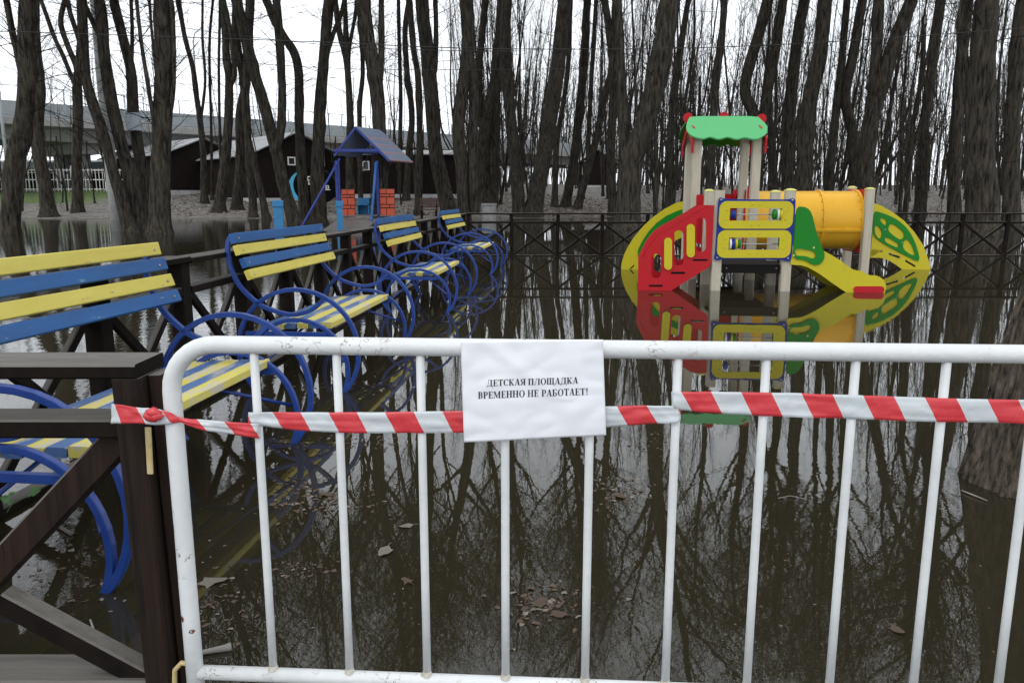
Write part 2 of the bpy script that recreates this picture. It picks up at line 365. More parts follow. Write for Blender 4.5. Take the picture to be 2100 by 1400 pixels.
def tape_mat():
    m = bpy.data.materials.new('red_white_tape'); m.use_nodes = True; n = m.node_tree.nodes; L = m.node_tree.links; b = n['Principled BSDF']
    uv = n.new('ShaderNodeUVMap'); uv.uv_map = 'UVMap'; sp = n.new('ShaderNodeSeparateXYZ'); L.new(uv.outputs[0], sp.inputs[0])
    def mth(op, a, c=None):
        x = n.new('ShaderNodeMath'); x.operation = op
        for i, q in enumerate((a, c)):
            if q is None: continue
            if isinstance(q, (int, float)): x.inputs[i].default_value = q
            else: L.new(q, x.inputs[i])
        return x.outputs[0]
    s = mth('ADD', sp.outputs['X'], mth('MULTIPLY', sp.outputs['Y'], -.19))
    fr = mth('FRACT', s); on = mth('GREATER_THAN', fr, .5)
    mx = n.new('ShaderNodeMix'); mx.data_type = 'RGBA'; L.new(on, mx.inputs['Factor'])
    mx.inputs[6].default_value = (.54, .58, .60, 1); mx.inputs[7].default_value = (.58, .045, .055, 1)
    L.new(mx.outputs[2], b.inputs['Base Color']); b.inputs['Roughness'].default_value = .28
    tc = n.new('ShaderNodeTexCoord'); t = n.new('ShaderNodeTexNoise'); t.inputs['Scale'].default_value = 30; L.new(tc.outputs['Object'], t.inputs['Vector'])
    bp = n.new('ShaderNodeBump'); bp.inputs['Distance'].default_value = .003; L.new(t.outputs['Fac'], bp.inputs['Height']); L.new(bp.outputs[0], b.inputs['Normal'])
    return m
M['ground'] = ground_mat(); M['water'] = water_mat(); M['tape'] = tape_mat()

# ------------------------------------------------------------------ ground and water
def zg(x, y):
    sh = 45.5 + max(0, min(1, (x - 2) / 14)) * 13 + 1.6 * noise.noise(Vector((x*.16, y*.16, 0)))
    d = y - sh
    if d < 0: z = max(-.13, d * .02)
    elif d < 12: z = d * .06
    elif d < 24: z = .72 + (d - 12) * .09
    else: z = 1.8 + (d - 24) * .03
    if z > 3.0: z = 3.0 + (z - 3.0) * .05
    z += .05 * noise.noise(Vector((x*.5, y*.5, 3))) * min(1, max(0, (d + 6) / 6)) + .02 * noise.noise(Vector((x*.9, y*.9, 8)))
    return z
def sheet(name, xs, ys, zf, mat):
    b = MB(); nx = len(xs)
    vs = [(x, y, zf(x, y)) for y in ys for x in xs]
    fs = [(j*nx+i, j*nx+i+1, (j+1)*nx+i+1, (j+1)*nx+i) for j in range(len(ys)-1) for i in range(nx-1)]
    b.add(vs, fs); return b.build(name, mat, None, True, fix=False)
def axis(lo, hi, step, far, n=8):
    a = [lo + i*step for i in range(int((hi-lo)/step)+1)]
    l = [lo - (far) * (k/n)**2 for k in range(n, 0, -1)]; r = [a[-1] + far * (k/n)**2 for k in range(1, n+1)]
    return l + a + r
xs = axis(-60, 70, 1.0, 700); ys = axis(-6, 110, 1.0, 900)
tag(sheet('ground', xs, ys, zg, M['ground']), 'muddy leaf-strewn park ground under and beyond the flood water', 'ground', kind='structure')
wb = MB(); wb.add([(-300, -20, 0), (300, -20, 0), (300, 130, 0), (-300, 130, 0)], [(0, 1, 2, 3)])
tag(wb.build('water', M['water'], None, fix=False), 'dark still flood water covering the playground', 'water', kind='structure')

# submerged kerb in front of the benches
kerb = tag(bpy.data.objects.new('kerb', None), 'submerged concrete kerb along the front of the benches', 'kerb', kind='structure'); COL.objects.link(kerb)
kp = [(-1.22, 1.9), (-1.03, 3.2), (-.89, 5.6), (-.5, 10.3), (-.1, 15.5)]
def kx(y):
    for (x0, y0), (x1, y1) in zip(kp, kp[1:]):
        if y <= y1: return x0 + (x1-x0)*(y-y0)/(y1-y0)
    return kp[-1][0]
y = 1.9; i = 0
while y < 15.2:
    b = MB(); b.beam((kx(y) + .12, y, -.085), (kx(y+.97) + .12, y + .97, -.085), .10, .13, ch=.012)
    b.build('kerb_stone', M['kerb'], kerb); y += .99; i += 1

# ------------------------------------------------------------------ crowd barrier, tape, notice
BS = -.062                                             # the barrier turns slightly, its right end nearer
BP0 = Vector((-.0147, 1.61, 0)); BDIR = Vector((1, BS, 0)).normalized(); BN = Vector((BDIR.y, -BDIR.x, 0))   # BN points to the camera
brz = math.atan2(BDIR.y, BDIR.x)
bar = thing('crowd_barrier', 'white tubular steel crowd barrier with chipped paint across the entrance', 'barrier', (BP0.x, BP0.y, -.13), brz)
zt, zb, zo = .937, .157, .13                            # rail heights above water; the empty stands on the bed
SP = .1803; s0, s1 = -4 * SP - .008, 9 * SP; R = .105
path = []
def arc(cx, cz, a0, a1, n=8):
    return [(cx + R*math.cos(math.radians(a0 + (a1-a0)*i/n)), 0, cz + R*math.sin(math.radians(a0 + (a1-a0)*i/n)) + zo) for i in range(n+1)]
path = [(s0, 0, zb - .14 + zo), (s0, 0, .3 + zo), (s0, 0, .6 + zo)] + arc(s0 + R, zt - R, 180, 90) + [(s0 + .5, 0, zt + zo), (.4, 0, zt + zo), (1.1, 0, zt + zo)] + arc(s1 - R, zt - R, 90, 0) + [(s1, 0, .6 + zo), (s1, 0, .3 + zo), (s1, 0, zb - .14 + zo)]
b = MB(); b.tube(path, .0195, 16); b.build('frame_tube', M['white'], bar, True)
b = MB(); b.tube([(s0 + .012, 0, zb + zo), (0, 0, zb + zo), (s1 - .012, 0, zb + zo)], .0165, 14); b.build('bottom_rail', M['white'], bar, True)
bm0 = None
for k in range(-3, 9):
    if bm0 is None:
        b = MB(); b.tube([(0, 0, zb + zo + .01), (0, 0, .4 + zo), (0, 0, .7 + zo), (0, 0, zt + zo - .012)], .0092, 12); bm0 = b.mesh('bar', M['white_bar'], True)
        b = MB(); b.tube([(0, 0, zb + zo + .014), (0, 0, zb + zo + .026)], [.0125, .0094], 10, cap=False); wm0 = b.mesh('weld', M['weld'], True)
    bo = obj('bar', bm0, bar, Matrix.Translation((k * SP, 0, 0))); obj('weld', wm0, bo)
for s in (s0 + .0, s1):
    b = MB(); b.tube([(s, -.30, .018), (s, -.25, .05), (s, 0, .075), (s, .25, .05), (s, .30, .018)], .016, 10); b.build('foot', M['white'], bar, True)
b = MB(); b.tube([(s0 - .008, 0, .205 + zo - .03), (s0 - .03, .0, .205 + zo - .026), (s0 - .048, 0, .19 + zo - .03), (s0 - .052, 0, .12 + zo), (s0 - .052, 0, .02 + zo)], .006, 8); b.build('hook', M['brass'], bar, True)
b = MB()                                               # bare rusty chips in the paint of the end post
for cz, sx, sz, an in ((.515, .010, .017, 195), (.30, .006, .008, 235), (.27, .007, .005, 300)):
    ring = []
    for i in range(9):
        t = 2*math.pi*i/9; rr = 1 + .3*math.sin(3.1*i)
        a = math.radians(an) + (sx*rr*math.cos(t)) / .0195
        ring.append((s0 + .0201*math.cos(a), .0201*math.sin(a), cz + sz*rr*math.sin(t) + zo))
    b.add(ring, [tuple(range(9))])
b.build('rust_chip', M['rust'], bar, fix=False)
def BPx(px, py, off=.024):                             # pixel ray -> plane a little in front of the barrier
    return HIT(px, py, BP0 + BN * off, BN)
tape = thing('barrier_tape', 'red and white striped warning tape wound along the barrier', 'warning tape', BPx(940, 865), 0)
def strip(rows, name, u0, wrinkle=.0016, offs=None, seed=0, ncross=9, per=.1235):
    # rows: (px, ytop, ybot, off)
    P = []
    for r in rows:
        P.append((BPx(r[0], r[1], r[3]), BPx(r[0] + (r[4] if len(r) > 4 else 0), r[2], r[3])))
    top = crom([p[0] for p in P], 8); bot = crom([p[1] for p in P], 8)
    vs = []; uv = []; u = u0
    for i in range(len(top)):
        if i: u += ((top[i] + bot[i]) / 2 - (top[i-1] + bot[i-1]) / 2).length / per
        for j in range(ncross):
            t = j / (ncross - 1); p = top[i].lerp(bot[i], t)
            wv = wrinkle * (noise.noise(Vector((u*2.3, t*1.2, seed))) + .8*noise.noise(Vector((u*1.1, t*5.5, seed+5))) + .5*noise.noise(Vector((u*6, t*2.5, seed+9))))
            vs.append(p + BN * wv); uv.append((u, t))
    n = len(top); fs = [(i*ncross+j, i*ncross+j+1, (i+1)*ncross+j+1, (i+1)*ncross+j) for i in range(n-1) for j in range(ncross-1)]
    b = MB(); b.add([v - tape.location for v in vs], fs)
    o = b.build(name, M['tape'], tape, True, fix=False)
    l = o.data.uv_layers.new(name='UVMap')
    for lp in o.data.loops: l.data[lp.index].uv = uv[lp.vertex_index]
    so = o.modifiers.new('thick', 'SOLIDIFY'); so.thickness = .0004
    return o
strip([(228, 828, 868, .0), (250, 830, 868, .012), (285, 836, 868, .022), (318, 838, 871, .026), (346, 845, 870, .026), (362, 853, 867, .020), (372, 858, 866, .016)], 'tape_strip', .42, .004, seed=1)
strip([(368, 856, 864, .018), (385, 858, 872, .016), (410, 860, 880, .014), (450, 863, 887, .012), (490, 866, 893, .013), (520, 868, 898, .022), (533, 868, 899, .012)], 'tape_strip', .70, .004, seed=2)
strip([(509, 845, 871, .008), (516, 845, 872, .017), (545, 845, 875, .0135), (600, 845, 881, .012), (700, 845, 887, .0125), (820, 844, 888, .013), (945, 842, 887, .0125), (1060, 838, 884, .0115), (1200, 834, 878, .0115), (1244, 833, 876, .012), (1320, 831, 870, .012), (1375, 832, 867, .014), (1390, 834, 866, .016), (1396, 836, 862, .009)], 'tape_strip', .02, .0045, seed=3)
strip([(1377, 804, 832, .007), (1384, 803, 837, .016), (1405, 803, 842, .014), (1500, 803, 850, .0125), (1700, 808, 857, .013), (1900, 815, 864, .0135), (2100, 820, 868, .013), (2260, 824, 872, .013)], 'tape_strip', .30, .0042, seed=4)
b = MB()                                               # the crumpled knot on the end post
kc = BPx(322, 848, .03)
for i in range(5):
    c = kc + Vector((RND.uniform(-.014, .014), RND.uniform(-.006, .006), RND.uniform(-.006, .01)))
    vs = []; m_ = 7; q = 5
    for a in range(q):
        for k in range(m_):
            th = math.pi * a / (q-1); ph = 2*math.pi*k/m_ + i
            rr = .012 * (1 + .55*noise.noise(Vector((a*1.3, k*1.7, i*3))))
            vs.append(c - tape.location + Vector((1.5*rr*math.sin(th)*math.cos(ph), .7*rr*math.sin(th)*math.sin(ph), rr*math.cos(th))))
    b.add(vs, [(a*m_+k, a*m_+(k+1) % m_, (a+1)*m_+(k+1) % m_, (a+1)*m_+k) for a in range(q-1) for k in range(m_)])
ko = b.build('knot', M['tape'], tape, True)
l = ko.data.uv_layers.new(name='UVMap')
for lp in ko.data.loops: l.data[lp.index].uv = (.62 + .25*(ko.data.vertices[lp.vertex_index].co.x % .05) / .05, .3)

# the notice
PC = [BPx(945, 699, .034), BPx(1236.5, 695.5, .034), BPx(1243, 892, .0215), BPx(952, 906, .0215)]
notice = thing('paper_notice', 'white paper notice with two printed lines hung on the barrier', 'notice', PC[3].lerp(PC[2], .5), 0)
def paper_pt(s, t, lift=0):
    p = PC[0].lerp(PC[1], s).lerp(PC[3].lerp(PC[2], s), t)
    w = .0042*noise.noise(Vector((s*2.2+3, t*1.9, 1))) +   .0034*abs(noise.noise(Vector((s*4.1 + t*3, t*4.3 - s*2, 7)))) + .0007*noise.noise(Vector((s*9, t*9, 2)))
    w += .0018*max(0, 1 - abs((s - .42) - (t - .28)*.9)*9) * (1 if t < .62 else 0) + .0016*max(0, 1 - abs((s - .52) + (t - .62)*.75)*9)
    w += .009 * max(0, t-.12) * (1-t)
    return p + BN * (w + lift) - notice.location
n_ = 48
b = MB(); b.add([paper_pt(i/n_, j/n_) for j in range(n_+1) for i in range(n_+1)], [(j*(n_+1)+i, j*(n_+1)+i+1, (j+1)*(n_+1)+i+1, (j+1)*(n_+1)+i) for j in range(n_) for i in range(n_)])
sh = b.build('sheet', M['paper'], notice, True, fix=False); sh.modifiers.new('thick', 'SOLIDIFY').thickness = .0003
T_, t_ = .19, .055
def st(x, y0=0, y1=1, w=T_): return [(x, y0), (x+w, y0), (x+w, y1), (x, y1)]
def sf(x, y, w=T_, e=.09): return [(x-e, y), (x+w+e, y), (x+w+e, y+t_), (x-e, y+t_)]
def hb(x0, x1, y, t=t_): return [(x0, y), (x1, y), (x1, y+t), (x0, y+t)]
def dg(x0, y0, x1, y1, w): return [(x0, y0), (x0+w, y0), (x1+w, y1), (x1, y1)]
def ring_(cx, cy, rx, ry, a0, a1, tk, tn=.05, n=14):   # swelling stroke, heavy at the sides
    q = []
    for i in range(n):
        A = [math.radians(a0+(a1-a0)*k/n) for k in (i, i+1)]; w = [tn + (tk-tn)*abs(math.cos(a))**1.3 for a in A]
        q.append([(cx+rx*math.cos(A[0]), cy+ry*math.sin(A[0])), (cx+rx*math.cos(A[1]), cy+ry*math.sin(A[1])),
                  (cx+(rx-w[1])*math.cos(A[1]), cy+(ry-w[1])*math.sin(A[1])), (cx+(rx-w[0])*math.cos(A[0]), cy+(ry-w[0])*math.sin(A[0]))])
    return q
LT = {
 'Д': ([dg(.16, .05, .30, 1, .06), st(.58), hb(.22, .85, .945), hb(.03, .88, 0, .065), st(.03, -.24, .05, .06), st(.82, -.24, .05, .06)], .92),
 'Е': ([st(.12), sf(.12, 0), sf(.12, .945), hb(.12, .66, 0, .07), hb(.12, .64, .93, .07), hb(.3, .52, .47), st(.60, .0, .25, .06), st(.58, .76, 1, .06), st(.47, .36, .63, .05)], .74),
 'Т': ([st(.28), sf(.28, 0), hb(.03, .72, .93, .07), st(.03, .72, 1, .06), st(.66, .72, 1, .06)], .76),
 'С': (ring_(.42, .5, .38, .52, 52, 308, .2) + [st(.64, .68, .98, .06)], .78),
 'К': ([st(.1), sf(.1, 0), sf(.1, .945), dg(.3, .5, .62, .95, .08), dg(.56, 0, .27, .55, .19), hb(.5, .8, .945), hb(.5, .85, 0)], .86),
 'А': ([dg(.08, 0, .36, 1, .06), dg(.52, 0, .32, 1, .19), hb(.16, .56, .30), hb(0, .24, 0), hb(.44, .80, 0)], .80),
 'Я': ([st(.52), sf(.52, 0), sf(.52, .945), hb(.34, .55, .945), hb(.34, .55, .45), dg(.06, 0, .32, .48, .17), hb(0, .22, 0)] + ring_(.36, .725, .27, .275, 90, 270, .18), .80),
 'П': ([st(.1), st(.58), sf(.1, 0), sf(.58, 0), hb(.03, .85, .93, .07)], .90),
 'Л': ([dg(.12, .08, .30, 1, .06), st(.58), sf(.58, 0), hb(.22, .85, .945), hb(.02, .18, 0, .14)], .88),
 'О': (ring_(.44, .5, .40, .52, 0, 360, .2, n=24), .88),
 'Щ': ([st(.1), st(.48), st(.86), sf(.1, .945), sf(.48, .945), sf(.86, .945), hb(.03, 1.14, 0, .07), st(1.08, -.24, .05, .06)], 1.20),
 'В': ([st(.1), hb(.03, .42, .945), hb(.03, .42, 0), hb(.1, .42, .5)] + ring_(.38, .74, .25, .26, -90, 90, .17) + ring_(.38, .28, .30, .28, -90, 90, .19), .76),
 'Р': ([st(.1), sf(.1, 0), hb(.03, .42, .945), hb(.1, .42, .42)] + ring_(.38, .71, .28, .29, -90, 90, .18), .72),
 'М': ([st(.76), sf(.76, 0), hb(.76, 1.03, .945), hb(0, .26, .945), st(.10, 0, 1, .05), hb(0, .24, 0), dg(.42, .06, .10, 1, .17), dg(.45, .06, .80, 1, .06)], 1.08),
 'Н': ([st(.1), st(.58), sf(.1, 0), sf(.58, 0), sf(.1, .945), sf(.58, .945), hb(.1, .7, .47)], .90),
 'Б': ([st(.1), hb(.03, .62, .93, .07), st(.58, .72, 1, .06), hb(.03, .42, 0), hb(.1, .42, .5)] + ring_(.38, .28, .30, .28, -90, 90, .19), .76),
 '!': ([[(.16, .3), (.24, .3), (.30, 1), (.10, 1)], [(.12, 0), (.28, 0), (.28, .16), (.12, .16)]], .40), ' ': ([], .34)}
def measure(t): return sum(LT[c][1] for c in t)
def typeset(b, text, fn, h, width, mi=0):              # fn(x, y) in 0..width / 0..h
    k = width / measure(text); x = 0
    for c in text:
        for q in LT[c][0]:
            for (i0, i1) in ((0, 1),):
                b.add([fn((x + p[0]) * k, p[1] * h) for p in q], [tuple(range(len(q)))], mi)
        x += LT[c][1]
b = MB()
def line(text, x0, x1, yl, yr, hh):                    # pixel ends of the base line -> paper s, t
    def fn(x, y):
        px = x0 + x; py = yl + (yr - yl) * x / (x1 - x0) - y
        s = (px - 945 - (py - 699) * .036) / 291.0; t = (py - (699 - 3.5*s)) / (207.0 - 11.5 * s)
        return paper_pt(s, t, .0009)
    typeset(b, text, fn, hh, x1 - x0)
line('ДЕТСКАЯ ПЛОЩАДКА', 999, 1186, 789, 783.5, 13)
line('ВРЕМЕННО НЕ РАБОТАЕТ!', 981, 1206.5, 814.5, 806.5, 14)
b.build('lettering', M['ink'], notice, fix=False)

# ------------------------------------------------------------------ wooden fences
def fence(label, A, Bp, n, ztop, zmid, zlow, mats, pw=.10, posts_to=None, ww=.145, wr=.10, skip_brace=(), seed=0, end_cap=True):
    r = random.Random(seed); A = Vector((*A, 0)); Bp = Vector((*Bp, 0)); d = (Bp - A).normalized(); nrm = Vector((d.y, -d.x, 0))
    t = thing('wooden_fence', label, 'fence', (A.x, A.y, -.13)); o3 = Vector((A.x, A.y, -.13))
    L = (Bp - A).length; stp = L / n
    def V(s, z, off=0): return A + d * s + nrm * off + Vector((0, 0, z)) - o3
    for i in range(n + 1):
        j = r.uniform(-.012, .012)
        b = MB(); b.beam(V(i*stp + j, -.18), V(i*stp + j + r.uniform(-.012, .012), ztop - .034), pw, pw*.9, up=nrm, ch=.006); b.build('post', mats[0], t)
    seg = 2 if n > 3 else n
    i = 0
    while i < n:
        k = min(seg, n - i); a_, e_ = i*stp, (i+k)*stp
        g = .003; ex = .05
        aa = a_ - (ex if i == 0 else -g); ee = e_ + (ex if i + k == n else -g)
        j1, j2 = r.uniform(-.006, .006), r.uniform(-.006, .006)
        b = MB(); b.beam(V(aa, ztop - .017 + j1), V(ee, ztop - .017 + j2), ww, .034, ch=.004); lighten_tops(b.build('top_rail', mats[1], t), M['wood_top'])
        i += k
    for i in range(n):
        a_, e_ = i*stp + pw/2, (i+1)*stp - pw/2
        for z, nm in ((zmid, 'rail'), (zlow, 'rail')):
            if z is None: continue
            b = MB(); b.beam(V(a_ - .002, z - .022 + r.uniform(-.004, .004)), V(e_ + .002, z - .022 + r.uniform(-.004, .004)), wr*.8, .045, ch=.004); lighten_tops(b.build(nm, mats[1], t), M['wood_top'])
        zl = (zlow if zlow is not None else -.02); z1 = zmid - .05
        for sgn in (1, -1):
            if (i, sgn) in skip_brace: continue
            off = .022 * sgn
            p, q = (V(a_, z1, off), V(e_, zl + .01, off)) if sgn > 0 else (V(a_, zl + .01, off), V(e_, z1, off))
            b = MB(); b.beam(p, q, .05, .032, up=nrm, ch=.004); lighten_tops(b.build('brace', mats[2] if sgn > 0 else mats[1], t), M['wood_top'], .3)
    return t
FW = (M['wood'], M['wood'], M['wood'])
LX = lambda y: -2.295 + .08 * y
fence('dark wooden fence with cross braces running behind the row of blue and yellow benches', (LX(1.22), 1.22), (LX(16.16), 16.16), 18, .907, .735, .03, FW, seed=1)
fence('dark wooden cross-braced fence across the far end of the flooded playground', (-.95, 16.75), (14.35, 16.75), 16, .907, .73, .02, FW, pw=.075, ww=.12, seed=2)

# the near fence bay beside the barrier, timbers heavier
nf = thing('wooden_fence', 'stained wooden fence bay with a latched end post beside the barrier', 'fence', (-.84, 1.76, -.13)); o3 = Vector((-.84, 1.76, -.13))
def bb(name, a, c, w, h, mat, up=(0, 0, 1), ch=.005):
    q = MB(); q.beam(Vector(a) - o3, Vector(c) - o3, w, h, up=up, ch=ch); return lighten_tops(q.build(name, mat, nf), M['wood_grey'], .4)
bb('post', (-.855, 1.765, -.15), (-.872, 1.765, .846), .062, .115, M['wood_red'], up=(0, 1, 0))
bb('post_board', (-.8055, 1.785, -.15), (-.8235, 1.785, .846), .030, .075, M['wood_red'], up=(0, 1, 0))
bb('post', (-1.95, 1.765, -.15), (-1.95, 1.765, .846), .09, .10, M['wood'], up=(0, 1, 0))
bb('top_rail', (-2.05, 1.78, .863), (-.845, 1.78, .863), .148, .034, M['wood'])
bb('rail', (-1.903, 1.785, .722), (-.905, 1.785, .722), .105, .045, M['wood'])
bb('bottom_rail', (-1.903, 1.775, .066), (-.888, 1.775, .066), .12, .05, M['wood_grey'])
bb('brace', (-.93, 1.79, .688), (-1.37, 1.79, .245), .07, .062, M['wood_red'], up=(0, 1, 0))
bb('brace', (-1.37, 1.795, .245), (-1.56, 1.80, .05), .07, .062, M['wood'], up=(0, 1, 0))
bb('brace', (-1.24, 1.755, .29), (-.895, 1.755, .075), .05, .055, M['wood'])
q = MB(); q.beam(Vector((-.83, 1.705, .625)) - o3, Vector((-.826, 1.705, .735)) - o3, .014, .006, up=(0, 1, 0), ch=.002); q.build('latch', M['brass'], nf)

# ------------------------------------------------------------------ benches
def bench(label, near, far, top_yellow, group=None):
    """near / far: (x of frame centre, y) of the two end frames"""
    A = Vector((*near, 0)); Bp = Vector((*far, 0)); d = (Bp - A).normalized(); L = (Bp - A).length
    rz = math.atan2(d.y, d.x) - math.pi / 2
    t = thing('park_bench', label, 'bench', (A.x, A.y, -.12), rz, group)
    Z = .12
    def frame(y):
        ring = [(.40*math.cos(math.radians(a)), y, .265 + .40*math.sin(math.radians(a)) + Z) for a in range(-72, 253, 9)]
        b = MB(); b.tube(ring, .0135, 4, square=True); f = b.build('end_frame', M['frame_blue'], t, bevel=.003)
        ring = [(-.005 + .33*math.cos(math.radians(a)), y, .14 + .33*math.sin(math.radians(a)) + Z) for a in range(-50, 231, 9)]
        b = MB(); b.tube(ring, .013, 4, square=True); b.build('inner_ring', M['frame_blue'], f, bevel=.003)
        s = crom([(-.385, y, 1.01 + Z), (-.415, y, .985 + Z), (-.43, y, .93 + Z), (-.425, y, .83 + Z), (-.37, y, .69 + Z), (-.255, y, .576 + Z), (-.145, y, .526 + Z), (-.02, y, .503 + Z), (.1, y, .535 + Z), (.185, y, .605 + Z)], 4)
        b = MB(); b.tube(s, .0135, 4, square=True); b.build('back_bar', M['frame_blue'], f, bevel=.003)
        b = MB(); b.beam((-.345, y, .375 + Z), (.20, y, .375 + Z), .026, .03); b.build('seat_support', M['frame_blue'], f)
    frame(0); frame(L)
    for yy, sg in ((0, 1), (L, -1)):
        b = MB(); b.tube([(.30, yy, .20 + Z), (-.02, yy + sg*.36, .385 + Z)], .009, 8); b.build('stretcher', M['frame_blue'], t, True)
        b = MB(); b.tube([(-.33, yy, .10 + Z), (-.06, yy + sg*.36, .385 + Z)], .009, 8); b.build('stretcher', M['frame_blue'], t, True)
    cols = [('yellow', 'blue'), ('blue', 'yellow')][0 if top_yellow else 1]
    r = random.Random(int(near[1]*100))
    for k in range(4):
        zc = .988 - k*.0775; xc = -.385 + .024*k + (.006*k if k > 1 else 0)
        a = Vector((xc, -.035 + r.uniform(-.012, .012), zc + Z + r.uniform(-.004, .004))); e = Vector((xc + r.uniform(-.003, .003), L + .035 + r.uniform(-.012, .012), zc + Z + r.uniform(-.004, .004)))
        up = Vector((-.22 - .06*k, 0, 1)).normalized()
        b = MB(); b.beam(a, e, .034, .064, up=up, ch=.004); s = b.build('back_slat', M[cols[k % 2]], t)
        b = MB()
        for yy in (.03, L - .03): b.dome(Vector((xc + .018, yy, zc + Z)) + up*0, (1, 0, .2), .008, .005, 8)
        b.build('bolt', M['bolt'], s, True)
    for k in range(6):
        xc = .148 - k*.082; zc = .415 - .004*k + r.uniform(-.002, .002)
        b = MB(); b.beam((xc, .135, zc + Z), (xc + r.uniform(-.003, .003), L + .02, zc + Z), .074, .036 if k else .04, ch=.004)
        b.build('seat_slat', M['yellow_worn' if k % 2 == 0 else 'blue_worn'], t)
    return t
bench('bench with a yellow top slat, its near end behind the stained fence bay', (-1.60, 2.36), (-1.42, 3.90), True)
bench('blue-topped bench next to the yellow-topped bench', (-1.385, 4.965), (-1.235, 6.60), False)
bench('third bench from the stained fence bay, in front of the playhouse', (-1.02, 8.46), (-.875, 10.08), False).scale = (1.06, 1, 1)
bench('last bench of the row beside the far fence corner', (-.69, 12.77), (-.545, 14.38), False).scale = (1.15, 1, 1)

# ------------------------------------------------------------------ play complex
TH = math.radians(5.0); PO = G(1466, 595); PO.z = 0
FV = Vector((math.sin(TH), math.cos(TH), 0)); RV = Vector((math.cos(TH), -math.sin(TH), 0))
play = thing('play_complex', 'toddler play complex with green roof, slide and orange tunnel standing in the flood', 'play structure', (PO.x, PO.y, -.13), -TH)
ZP = .13
def PL(px, py, v):
    h = HIT(px, py, PO + FV * v, FV); return ((h - PO).dot(RV), h.z + ZP)
def plate(name, poly, v, t, mat, holes=(), parent=play, bevel=.004, raw=False):
    P = poly if raw else [PL(x, y, v) for x, y in poly]
    H = [h if raw else [PL(x, y, v) for x, y in h] for h in holes]
    b = MB(); b.plate(P, H, t, lambda a, z, c: (a, v + c, z))
    return b.build(name, mat, parent)
def screws(pts, v, mat, r=.014, parent=play, name='screw'):
    b = MB()
    for x, y in pts:
        u, z = PL(x, y, v); b.dome((u, v, z), (0, -1, 0), r, r*.6, 8)
    return b.build(name, mat, parent, True)
PW = .126
def post(px, py, v, ytop, cap=True, ztop=None):
    u, z = PL(px, py, v); zt_ = PL(px, ytop, v)[1] if ztop is None else ztop
    b = MB(); b.beam((u, v, 0), (u, v, zt_), PW, PW, up=(0, 1, 0), ch=.008); o = b.build('post', M['post'], play)
    if cap:
        b = MB(); b.box(u-PW*.53, u+PW*.53, v-PW*.53, v+PW*.53, zt_+.001, zt_+.018); b.add([], [])
        c = b.build('cap', M['p_cap'], o, bevel=.006)
        b = MB(); b.dome((u, v, zt_+.018), (0, 0, 1), PW*.5, .018, 12); b.build('cap_dome', M['p_cap'], o, True)
    return u, zt_
UA, _ = post(1466, 592, 0, 390, False); UB, _ = post(1608, 592, 0, 392)
UC, _ = post(1454, 400, .75, 393); UD, _ = post(1590, 400, .75, 395)
UE, _ = post(1425, 415, 1.5, 274, False); UF, _ = post(1546, 405, 1.5, 274, False)
UG, _ = post(1410, 405, 2.45, 276, False); UH, _ = post(1522, 405, 2.45, 276, False)
UI, ZI = post(1771, 548, 2.40, 389); UJ, _ = post(1747, 390, 3.35, 386)
# platform
zf = PL(1540, 543, -.02)[1]
b = MB(); b.box(UA - .02, UB + .02, .07, 3.3, zf - .03, zf); b.build('platform', M['dark_ply'], play)
b = MB(); b.box(UA + PW/2 + .004, UB - PW/2 - .004, .0, .04, zf - .115, zf - .002); o = b.build('platform_beam', M['dark_ply'], play)
screws([(1490, 550), (1592, 550)], 0, M['bolt'], .010, o)
for v in (1.5, 2.45):
    b = MB(); b.box(UE + PW/2, UF - PW/2, v - .02, v + .02, zf - .11, zf - .031); b.build('platform_beam', M['dark_ply'], play)
# stairs: two red side panels with steps between
def Z1(l): return [(1270 + x/6.087, 380 + y/6.087) for x, y in l]
red_out = Z1([(232, 1560), (232, 1300), (236, 1000), (238, 880)]) + Z1([(300, 760), (350, 670), (420, 590), (530, 520), (640, 460), (735, 405), (830, 350), (910, 300), (980, 258), (1040, 247), (1100, 247), (1185, 250)]) + Z1([(1168, 600), (1150, 900), (1140, 980), (1110, 1030), (1020, 1080), (850, 1188), (680, 1295), (520, 1400), (520, 1560)])
pills = [pill(1270 + cx/6.087, 380 + cy/6.087, w/6.087, h/6.087) for cx, cy, w, h in ((462, 1008, 120, 310), (742, 783, 122, 440), (1022, 616, 126, 430))]
slots = [rrect(*(lambda a: (1270+a[0]/6.087, 1270+a[1]/6.087, 380+a[2]/6.087, 380+a[3]/6.087))(q), .8, 3) for q in ((370, 545, 1240, 1268), (645, 820, 1078, 1108), (920, 1100, 920, 946))]
rp = plate('stair_side_panel', red_out, -.085, .02, M['p_red'], pills + slots)
poly = [PL(x, y, -.085) for x, y in red_out]
sh_ = lambda l: [(a + .115, z) for a, z in l]
plate('stair_side_panel', sh_(poly), .835, .02, M['p_red'], [sh_([PL(x, y, -.085) for x, y in h]) for h in pills], raw=True)
for (x0, x1, y0, y1), nm in (((555, 665, 655, 1055), 0), ((835, 950, 485, 900), 1)):
    g = plate('handle', pill(1270 + (x0+x1)/2/6.087, 380 + (y0+y1)/2/6.087, (x1-x0)/6.087*.88, (y1-y0)/6.087), -.115, .029, M['p_yellow'])
    screws([(1270 + ((x0+x1)/2 + dx)/6.087, 380 + yy/6.087) for yy, dx in ((y0+50, 4), (y1-45, -6))], -.115, M['p_yellow'], .012, g)
for (x0, x1, yt) in ((360, 560, 1255), (640, 830, 1093), (915, 1110, 933)):
    u0, z0 = PL(1270 + x0/6.087, 380 + yt/6.087, 0); u1, _ = PL(1270 + x1/6.087, 380 + yt/6.087, 0)
    b = MB(); b.box(u0, u1, -.064, .834, z0 - .015, z0 + .015); b.build('step', M['dark_ply'], play)
